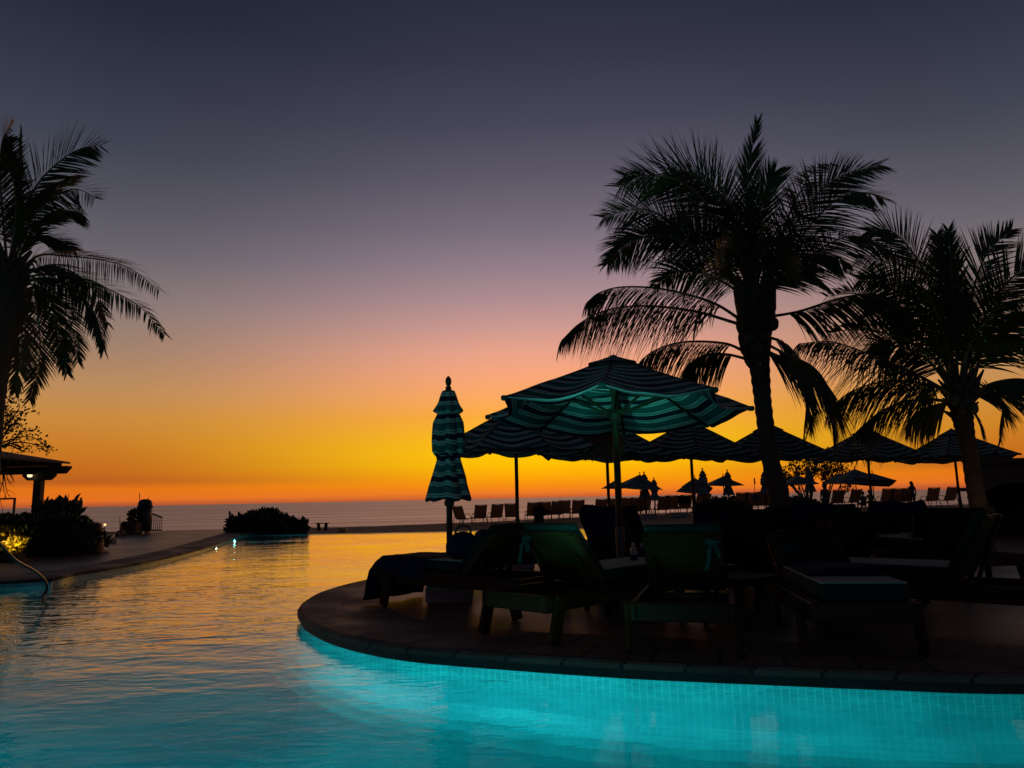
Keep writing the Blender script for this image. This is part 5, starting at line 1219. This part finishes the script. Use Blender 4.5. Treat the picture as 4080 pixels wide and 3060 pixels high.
# small side tables on the beach
gT = 'small tables on the beach'
def beach_table(px, y, label, cloth=False):
    t_ = thing('beach_table', label, 'table', sz(px, y), 0, gT)
    MB().lathe([(.001, .50), (.30, .50), (.31, .515), (.30, .53), (.001, .53)], n=20).build('tabletop', 'wood', t_)
    for a in range(3): MB().bar((cos(a * 2.1) * .06, sin(a * 2.1) * .06, .5), (cos(a * 2.1) * .24, sin(a * 2.1) * .24, 0), .03, .03).build('leg', 'wood', t_)
    return t_
beach_table(2587, 46.5, 'small round beach table under the paired folded umbrellas'); beach_table(1835, 46.8, 'small round beach table in front of the leftmost sling chair')
bw = thing('beach_bench', 'low narrow bench standing alone on the sand near the corner shrub', 'bench', (0, 0, 0)); q = sz(1286, 49)
MB().box((q.x, q.y, q.z + .47), (.86, .35, .05), bev=.015).build('seat', 'wood', bw)
for s in (-1, 1): MB().bar((q.x + s * .25, q.y, q.z + .45), (q.x + s * .22, q.y, q.z), .06, .2).build('leg', 'wood', bw)
o = MB().box((0, 0, .13), (.5, .4, .26), bev=.03); o = o.build('crate', 'yellow'); o.location = sz(1366, 46); o['x'] = 0; del o['x']; tag(o, 'small dull yellow crate lying on the bare sand', 'crate')
for i, (px, y, lab) in enumerate([(2582, 44.5, 'low concrete block under the paired folded beach umbrellas'), (2697, 44.5, 'low concrete block in front of the towel-covered sling chair')]):
    o = MB().box((0, 0, .14), (.95, .5, .28), bev=.03).build('kerb_block', 'concrete'); o.location = sz(px, y); tag(o, lab, 'block', 'low blocks on the sand')

# ------------------------------------------------------------------ beach umbrellas (small, four-sided)
def pyr_umbrella(label, px, y, top_py, R=1.3, drop=.42, off=45, tilt=(0, 0), hole=False, seed=1):
    g_ = sz(px, y); t_ = thing('beach_umbrella', label, 'umbrella', g_, 0, 'small dark umbrellas on the beach')
    top = D(px, top_py, y).z - g_.z; TM = Matrix.Rotation(radians(tilt[0]), 4, 'X') @ Matrix.Rotation(radians(tilt[1]), 4, 'Y'); piv = Vector((0, 0, top - .3))
    def X(v): return piv + TM @ (Vector(v) - piv)
    cn = MB()
    for g in range(4):
        a0 = radians(off) + g * pi / 2; a1 = a0 + pi / 2; A = Vector((cos(a0), sin(a0), 0)); B_ = Vector((cos(a1), sin(a1), 0)); vs = []; uvs = []
        for i in range(8):
            r = .02 + .98 * i / 7
            for j in range(7):
                th = j / 6; e = A.lerp(B_, th) * R * r; vs.append(X((e.x, e.y, top - drop * r - .05 * sin(pi * th) * r))); uvs.append((th, r * R * .75))
        cn.add(vs, [(i * 7 + j, i * 7 + j + 1, (i + 1) * 7 + j + 1, (i + 1) * 7 + j) for i in range(7) for j in range(6)], uvs)
    cn.build('canopy', 'stripe', t_, smooth=True)
    for g in range(4):
        a = radians(off) + g * pi / 2; d = Vector((cos(a), sin(a), 0)); MB().bar(X((0, 0, top - .04)), X(d * R * .98 + Vector((0, 0, top - drop - .025))), .025, .03).build('rib', 'pole', t_)
    MB().tube([(0, 0, 0), (0, 0, top - .3), X((0, 0, top + .02))], .03, 10).build('pole', 'pole', t_)
    cap_prof(MB(), X((0, 0, top + .0))).build('finial', 'pole', t_); return t_
pyr_umbrella('small open beach umbrella at the left, partly behind the big umbrella pole', 2456, 46, 1912, 1.25, .50, 40)
pyr_umbrella('small open beach umbrella tipped steeply beside the paired folded ones', 2552, 46, 1890, 1.75, .78, 42, (6, 3))
pyr_umbrella('small open beach umbrella steeply tipped, left of the tall folded one', 2770, 46, 1903, 1.35, .75, 20, (12, 0))
pyr_umbrella('small open beach umbrella around the right-hand folded one', 2885, 46, 1897, 1.42, .55, 44, (2, 0))
pyr_umbrella('small open beach umbrella right of the tall palm trunk before the thin tree', 3184, 46, 1893, 1.32, .55, 44)
pyr_umbrella('largest open beach umbrella, before the thin trees', 3412, 46, 1868, 2.1, .85, 43)
pyr_umbrella('open beach umbrella at the right with its corner tipped down', 3480, 45.5, 1885, 1.6, .55, 30, (-7, 8))
pyr_umbrella('open beach umbrella overlapping the left side of the largest', 3352, 47, 1884, 1.2, .6, 45)
first = None
for px, y, sc_, lab in [(2570, 45.5, 1.05, 'folded beach umbrella, taller of the close pair'), (2608, 44.5, .90, 'folded beach umbrella, shorter of the close pair'), (2804, 45, 1.06, 'tall folded beach umbrella right of the steeply tipped one'),
   (2903, 45.5, 1.02, 'folded beach umbrella rising through an open canopy near the dark bush'), (3050, 45, .98, 'folded beach umbrella half hidden by the tall palm trunk'), (3229, 45.5, 1.02, 'folded beach umbrella right of the tall palm before the thin tree')]:
    if first is None: first = closed_umbrella(lab, 'folded umbrellas on the beach', sz(px, y), base=False); first.scale = (sc_ * 1.35, sc_ * 1.35, sc_ * 1.08); first.name = 'folded_beach_umbrella'
    else: dup(first, sz(px, y), px * .1, lab, 'folded umbrellas on the beach', (sc_ * 1.35, sc_ * 1.35, sc_ * 1.08))

# warning sign: diamond on a pole with a narrow flag
ds = thing('beach_sign', 'dark diamond-shaped sign on the sand with a flag staff above it', 'sign', (0, 0, 0)); q = sz(3010, 45); c = D(3010, 1984, 45)
mb = MB(); h = .32; mb.add([(c.x - h, 44.98, c.z), (c.x, 44.98, c.z - h), (c.x + h, 44.98, c.z), (c.x, 44.98, c.z + h), (c.x - h, 45.01, c.z), (c.x, 45.01, c.z - h), (c.x + h, 45.01, c.z), (c.x, 45.01, c.z + h)], [(0, 1, 2, 3), (7, 6, 5, 4)] + [(i, (i + 1) % 4, 4 + (i + 1) % 4, 4 + i) for i in range(4)]); mb.build('sign_plate', 'plastic_dark', ds)
MB().tube([(c.x, 45.03, q.z), (c.x, 45.03, D(3010, 1905, 45).z)], .018, 8).build('staff', 'metal', ds)
z1 = D(3010, 1903, 45).z; z0 = D(3010, 1930, 45).z; mb = MB(); mb.add([(c.x + .02, 45.03, z0), (c.x + .07, 45.02, z0 + .02), (c.x + .06, 45.03, z1), (c.x + .015, 45.03, z1)], [(0, 1, 2, 3)]); mb.build('flag', 'cloth', ds)

# ------------------------------------------------------------------ thin trees on the beach
def thin_tree(label, root, tips, clouds, n, size, seed, r0_=.07):
    t_ = thing('beach_tree', label, 'tree', (0, 0, 0)); s_, ends = branches(root, tips, r0_, seed, 4, .07); s_.build('trunk', 'twig', t_)
    leafcloud([(e, (.30, .30, .22)) for e in ends if e.z > root.z + 1.6] + clouds, n, size, seed, aspect=.7).build('crown', 'leaf', t_); return t_
yT = 50.5
thin_tree('spreading sea-grape tree just right of the tall palm trunk on the beach', sz(3215, yT), [D(x, y, yT + dy) for x, y, dy in ((3120, 1880, .5), (3150, 1850, -.5), (3195, 1828, 0), (3240, 1832, .6), (3262, 1860, -.6), (3135, 1905, .8), (3170, 1870, 0), (3225, 1880, -.3), (3150, 1935, .4))],
   [(D(3195, 1845, yT), (.75, .8, .35)), (D(3150, 1880, yT), (.7, .7, .42)), (D(3215, 1875, yT), (.8, .7, .4)), (D(3140, 1912, yT), (.5, .5, .3))], 1500, .15, 44)
thin_tree('smaller sea-grape tree with bare lower branches behind the largest beach umbrella', sz(3290, yT), [D(x, y, yT + dy) for x, y, dy in ((3295, 1840, .5), (3320, 1835, -.5), (3345, 1862, 0), (3300, 1890, .6), (3285, 1870, -.6), (3370, 1875, .4), (3385, 1945, .3), (3395, 1930, -.3), (3372, 1960, .2))],
   [(D(3315, 1855, yT), (.6, .6, .38)), (D(3300, 1895, yT), (.5, .5, .42)), (D(3350, 1872, yT), (.4, .5, .28)), (D(3380, 1945, yT), (.28, .4, .25))], 1150, .15, 47)
# dark low bushes on the sand
for k, (lab, lst, n) in enumerate([('dark low bush left of the tall palm trunk at the edge of the sand', [(2880, 2020, 38, (1.0, .8, .42)), (2830, 2035, 38, (.8, .8, .4)), (2930, 2030, 38, (.8, .8, .35))], 2400),
    ('dark low bush right of the tall palm trunk beyond the deck', [(3190, 2018, 40, (.9, .8, .4)), (3150, 2030, 40, (.7, .8, .4)), (3240, 2030, 40, (.8, .8, .4)), (3170, 1998, 41, (.5, .5, .22))], 2400)]):
    t_ = thing('bush', lab, 'bush', (0, 0, 0)); cs = [(D(x, y, d), r_) for x, y, d, r_ in lst]
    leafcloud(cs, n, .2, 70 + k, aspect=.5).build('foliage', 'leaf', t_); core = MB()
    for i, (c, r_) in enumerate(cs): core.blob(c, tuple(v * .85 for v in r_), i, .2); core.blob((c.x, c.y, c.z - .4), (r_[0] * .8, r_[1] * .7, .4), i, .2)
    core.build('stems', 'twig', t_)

# ------------------------------------------------------------------ people placed
person('woman with long hair standing on the beach, arms held slightly away', sz(3634, 46.5), pi, stand(1.66, .03, (.06, .30)), 'long', 'cloth', female=True)
person('person sitting on the sand with elbow out, left one of the seated pair', sz(2357, 47.5), pi * .92, seated(.10, .10), 'short')
person('person sitting slumped before a sling chair, right one of the seated pair', sz(2408, 47.5), pi * 1.05, seated(.16, .12), 'short')
person('person in dark clothes standing dimly before the beach near the thin branches', sz(3285, 36), pi, stand(1.55, 0, (.05, .05), .02), 'short', 'cloth')
person('person lying back with head showing left of the far umbrella pole', sz(3434, 48), pi, seated(-.05, .28), 'short')
person('larger person in a cap sitting just left of the far umbrella pole', sz(3466, 47), pi, seated(.05, .36), 'short', cap=True)
person('person bent forward beside a folded beach umbrella near the dark bush', sz(2897, 44.5), pi * .6, seated(.3, .30), 'short')
person('child sitting low on the sand at the feet of the standing woman', sz(3618, 46), pi, seated(.05, .06), 'short', scale=.62)
gp = G(455, 27.8, -.28); person('person in a cap leaning forward, seated beyond the left terrace', gp, radians(85), seated(.22, .05, head=1), 'short', cap=True)
for i, (px, lab) in enumerate([(488, 'upright rod beside the seated person on the left')]):
    q = G(480, 28.3, -.3); o = MB().tube([q, D(477, 2060, 28.3)], .012, 6).build('fishing_rod', 'metal'); tag(o, lab, 'rod')

# lookout umbrella frame at right
ls = thing('sun_hat_post', 'post with a small round shade near the right palm trunk', 'post', (0, 0, 0)); q = sz(3826, 46); MB().tube([q, D(3815, 1905, 46)], .035, 8).build('post', 'pole', ls)
mb = MB(); c = D(3838, 1958, 46.2); mb.lathe([(.62, 0), (.55, .06), (.25, .20), (.001, .24)], c, 16); mb.build('shade', 'fabric_dark', ls, smooth=True)

# ------------------------------------------------------------------ stucco hut at the right
ht = thing('stucco_hut', 'low stucco hut with a dark arched opening at the right edge', 'building', (0, 0, 0)); yH = 17.0
xl = D(3893, 1900, yH).x; zt = D(3893, 1850, yH).z; xr = xl + 7; zb = .11
ax0 = D(3918, 2000, yH).x; ax1 = D(4200, 2000, yH).x; az_ = D(3960, 1925, yH).z; acx = (ax0 + ax1) / 2; R_ = (ax1 - ax0) / 2; spring = az_ - R_ * .45
arch = [(ax0, zb)] + [(acx - R_ * cos(pi * k / 16), spring + R_ * .45 * sin(pi * k / 16)) for k in range(17)] + [(ax1, zb)]
mb = MB(); fr_ = [(x, yH, z) for x, z in arch]; outer = [(xl, yH, zb)] + [(xl + (xr - xl) * 0, yH, zt)] * 0
n_ = len(arch); top = [(xl if k < 2 else x, yH, zt) for k, (x, z) in enumerate(arch)]
vs = []
for (x, z) in arch: vs += [(x, yH, z), (x, yH, zt)]
fs = [(2 * i, 2 * i + 2, 2 * i + 3, 2 * i + 1) for i in range(1, n_ - 2)]
mb.add(vs, fs); mb.add([(xl, yH, zb), (ax0, yH, zb), (ax0, yH, zt), (xl, yH, zt)], [(0, 1, 2, 3)]); mb.add([(ax1, yH, zb), (xr, yH, zb), (xr, yH, zt), (ax1, yH, zt)], [(0, 1, 2, 3)])
vs = []
for (x, z) in arch: vs += [(x, yH, z), (x, yH + .35, z)]
mb.add(vs, [(2 * i, 2 * i + 1, 2 * i + 3, 2 * i + 2) for i in range(n_ - 1)])
xk = xl + 2.4; mb.add([(xl, yH, zb), (xk, yH + 3.5, zb), (xk, yH + 3.5, zt), (xl, yH, zt)], [(0, 1, 2, 3)]); mb.add([(xk, yH + 3.5, zb), (xr, yH + 3.5, zb), (xr, yH + 3.5, zt), (xk, yH + 3.5, zt)], [(0, 1, 2, 3)])
mb.build('wall', 'stucco', ht)
mb = MB(); q4 = [(xl - .1, yH - .15), (xr + .1, yH - .15), (xr + .1, yH + 3.6), (xk - .05, yH + 3.6)]; mb.add([(x, y, zt + .002) for x, y in q4] + [(x, y, zt + .12) for x, y in q4], [(3, 2, 1, 0), (4, 5, 6, 7)] + [(i, (i + 1) % 4, 4 + (i + 1) % 4, 4 + i) for i in range(4)]); mb.build('roof_slab', 'stucco', ht)
MB().box((acx + 2.1, yH + 2.6, 1.0), (R_ * 1.9, .06, 1.75), bev=.01).build('inner_panel', 'dark_wood', ht)
for s in (-.4, .4): MB().bar((acx + 1.1 + s * 2, yH + 1.5, .12), (acx + 1.1 + s * 2 + .1, yH + 1.5, 1.1), .06, .06).build('brace', 'wood', ht)
# warm uplight beside the right palm
ul = thing('spotlight', 'small ground spotlight at the foot of the right palm trunk', 'lamp', (0, 0, 0)); q = G(4010, 11.6, .12)
MB().lathe([(.03, 0), (.05, .02), (.055, .09), (.05, .09), (.04, .05)], q, 14).build('housing', 'plastic_dark', ul); MB().lathe([(.0001, .0), (.038, .001)], q + Vector((0, 0, .07)), 12).build('lens', lamp_mat('palm_spot_lens', (1, .7, .3, 1), 6), ul)
lamp_light(ul, q + Vector((0, 0, .13)), 7, (1, .62, .2), .05, 'SPOT', D(3850, 1600, 12.6), 80)
# warm uplight for the left palm crown
ul2 = thing('spotlight', 'small ground spotlight below the left palm by the hedge', 'lamp', (0, 0, 0)); q = G(-90, 15.6, .12)
MB().lathe([(.03, 0), (.05, .02), (.055, .09), (.05, .09), (.04, .05)], q, 14).build('housing', 'plastic_dark', ul2); MB().lathe([(.0001, .0), (.038, .001)], q + Vector((0, 0, .07)), 12).build('lens', lamp_mat('palm_spot_lens_b', (1, .7, .3, 1), 6), ul2)
lamp_light(ul2, q + Vector((0, 0, .13)), 26, (1, .66, .2), .05, 'SPOT', D(-20, 900, 15.9), 50)

# dry palm leaf fringes hanging under two canopies
def fringe(label, px0, px1, y0, y1, d, n, seed):
    rnd = random.Random(seed); mb = MB()
    for k in range(n):
        px = px0 + (px1 - px0) * (k + rnd.random()) / n; a = D(px, y0 + rnd.uniform(-6, 6), d + rnd.uniform(-.06, .06)); b = D(px + rnd.uniform(-16, 16), y1 + rnd.uniform(-30, 14), d + rnd.uniform(-.08, .08))
        w_ = rnd.uniform(.008, .018); vs = []
        for i in range(5):
            q = a.lerp(b, i / 4) + Vector((.012 * sin(i * 2 + k), 0, 0)); ww = w_ * (1, 1, .8, .5, .1)[i]; vs += [q + Vector((-ww, 0, 0)), q + Vector((ww, 0, .0))]
        mb.add(vs, [(2 * i, 2 * i + 1, 2 * i + 3, 2 * i + 2) for i in range(4)])
    mb.bar(D(px0, y0, d), D(px1, y0, d), .02, .02); o = mb.build('straw_fringe', 'frond_dry'); tag(o, label, 'fringe', 'dry leaf fringes hanging under the umbrellas')
fringe('broad dry leaf fringe hanging left of the big umbrella pole', 2318, 2476, 1722, 1832, 12.6, 120, 5)
fringe('sparse dry leaf fringe hanging below the umbrella between the palms', 3385, 3525, 1800, 1868, 17.0, 22, 8)
def near_lamp(x, z, aim, power, spread, label):
    t_ = pool_lamp((x, -.57, z), aim, power, (.06, .93, 1), label); l_ = [c for c in t_.children if c.type == 'LIGHT'][0]; l_.data.spread = radians(spread); return t_
near_lamp(.15, -.55, (.0, 1, .02), 22, 120, 'underwater lamp in the near wall aimed at the curved deck wall')
near_lamp(-4.6, -.5, (.12, .8, -.35), 380, 160, 'underwater fill lamp added in the near wall toward the left')  # unseen fill added to brighten the pool floor at the left
near_lamp(4.0, -.6, (.05, 1, -.15), 1.5, 120, 'underwater fill lamp added in the near wall toward the right')  # weak unseen fill added for the floor on this side
fl_ = pool_lamp((-.9, 1.9, -1.2), (.28, .82, .50), 23, (.10, .95, .85), 'added underwater floor lamp tilted up to light the big umbrella underside'); [c for c in fl_.children if c.type == 'LIGHT'][0].data.spread = radians(15)  # unseen lamp added only to light the underside of the big canopy
wall_lamp(near_idx(lws, -10, 26), -.07, 40, 'underwater lamp glowing turquoise in the far corner of the pool', lws, SG2, glow=1.6)
wall_lamp(near_idx(lws, -8.9, 21.5), -.09, 18, 'small greenish underwater lamp in the far left pool wall', lws, SG2, (.5, 1, .5), glow=1.2)
sc.cycles.use_denoising = True
sc.cycles.max_bounces = 10; sc.cycles.transmission_bounces = 6; sc.cycles.transparent_max_bounces = 12; sc.cycles.sample_clamp_indirect = 3.0; sc.cycles.blur_glossy = .5
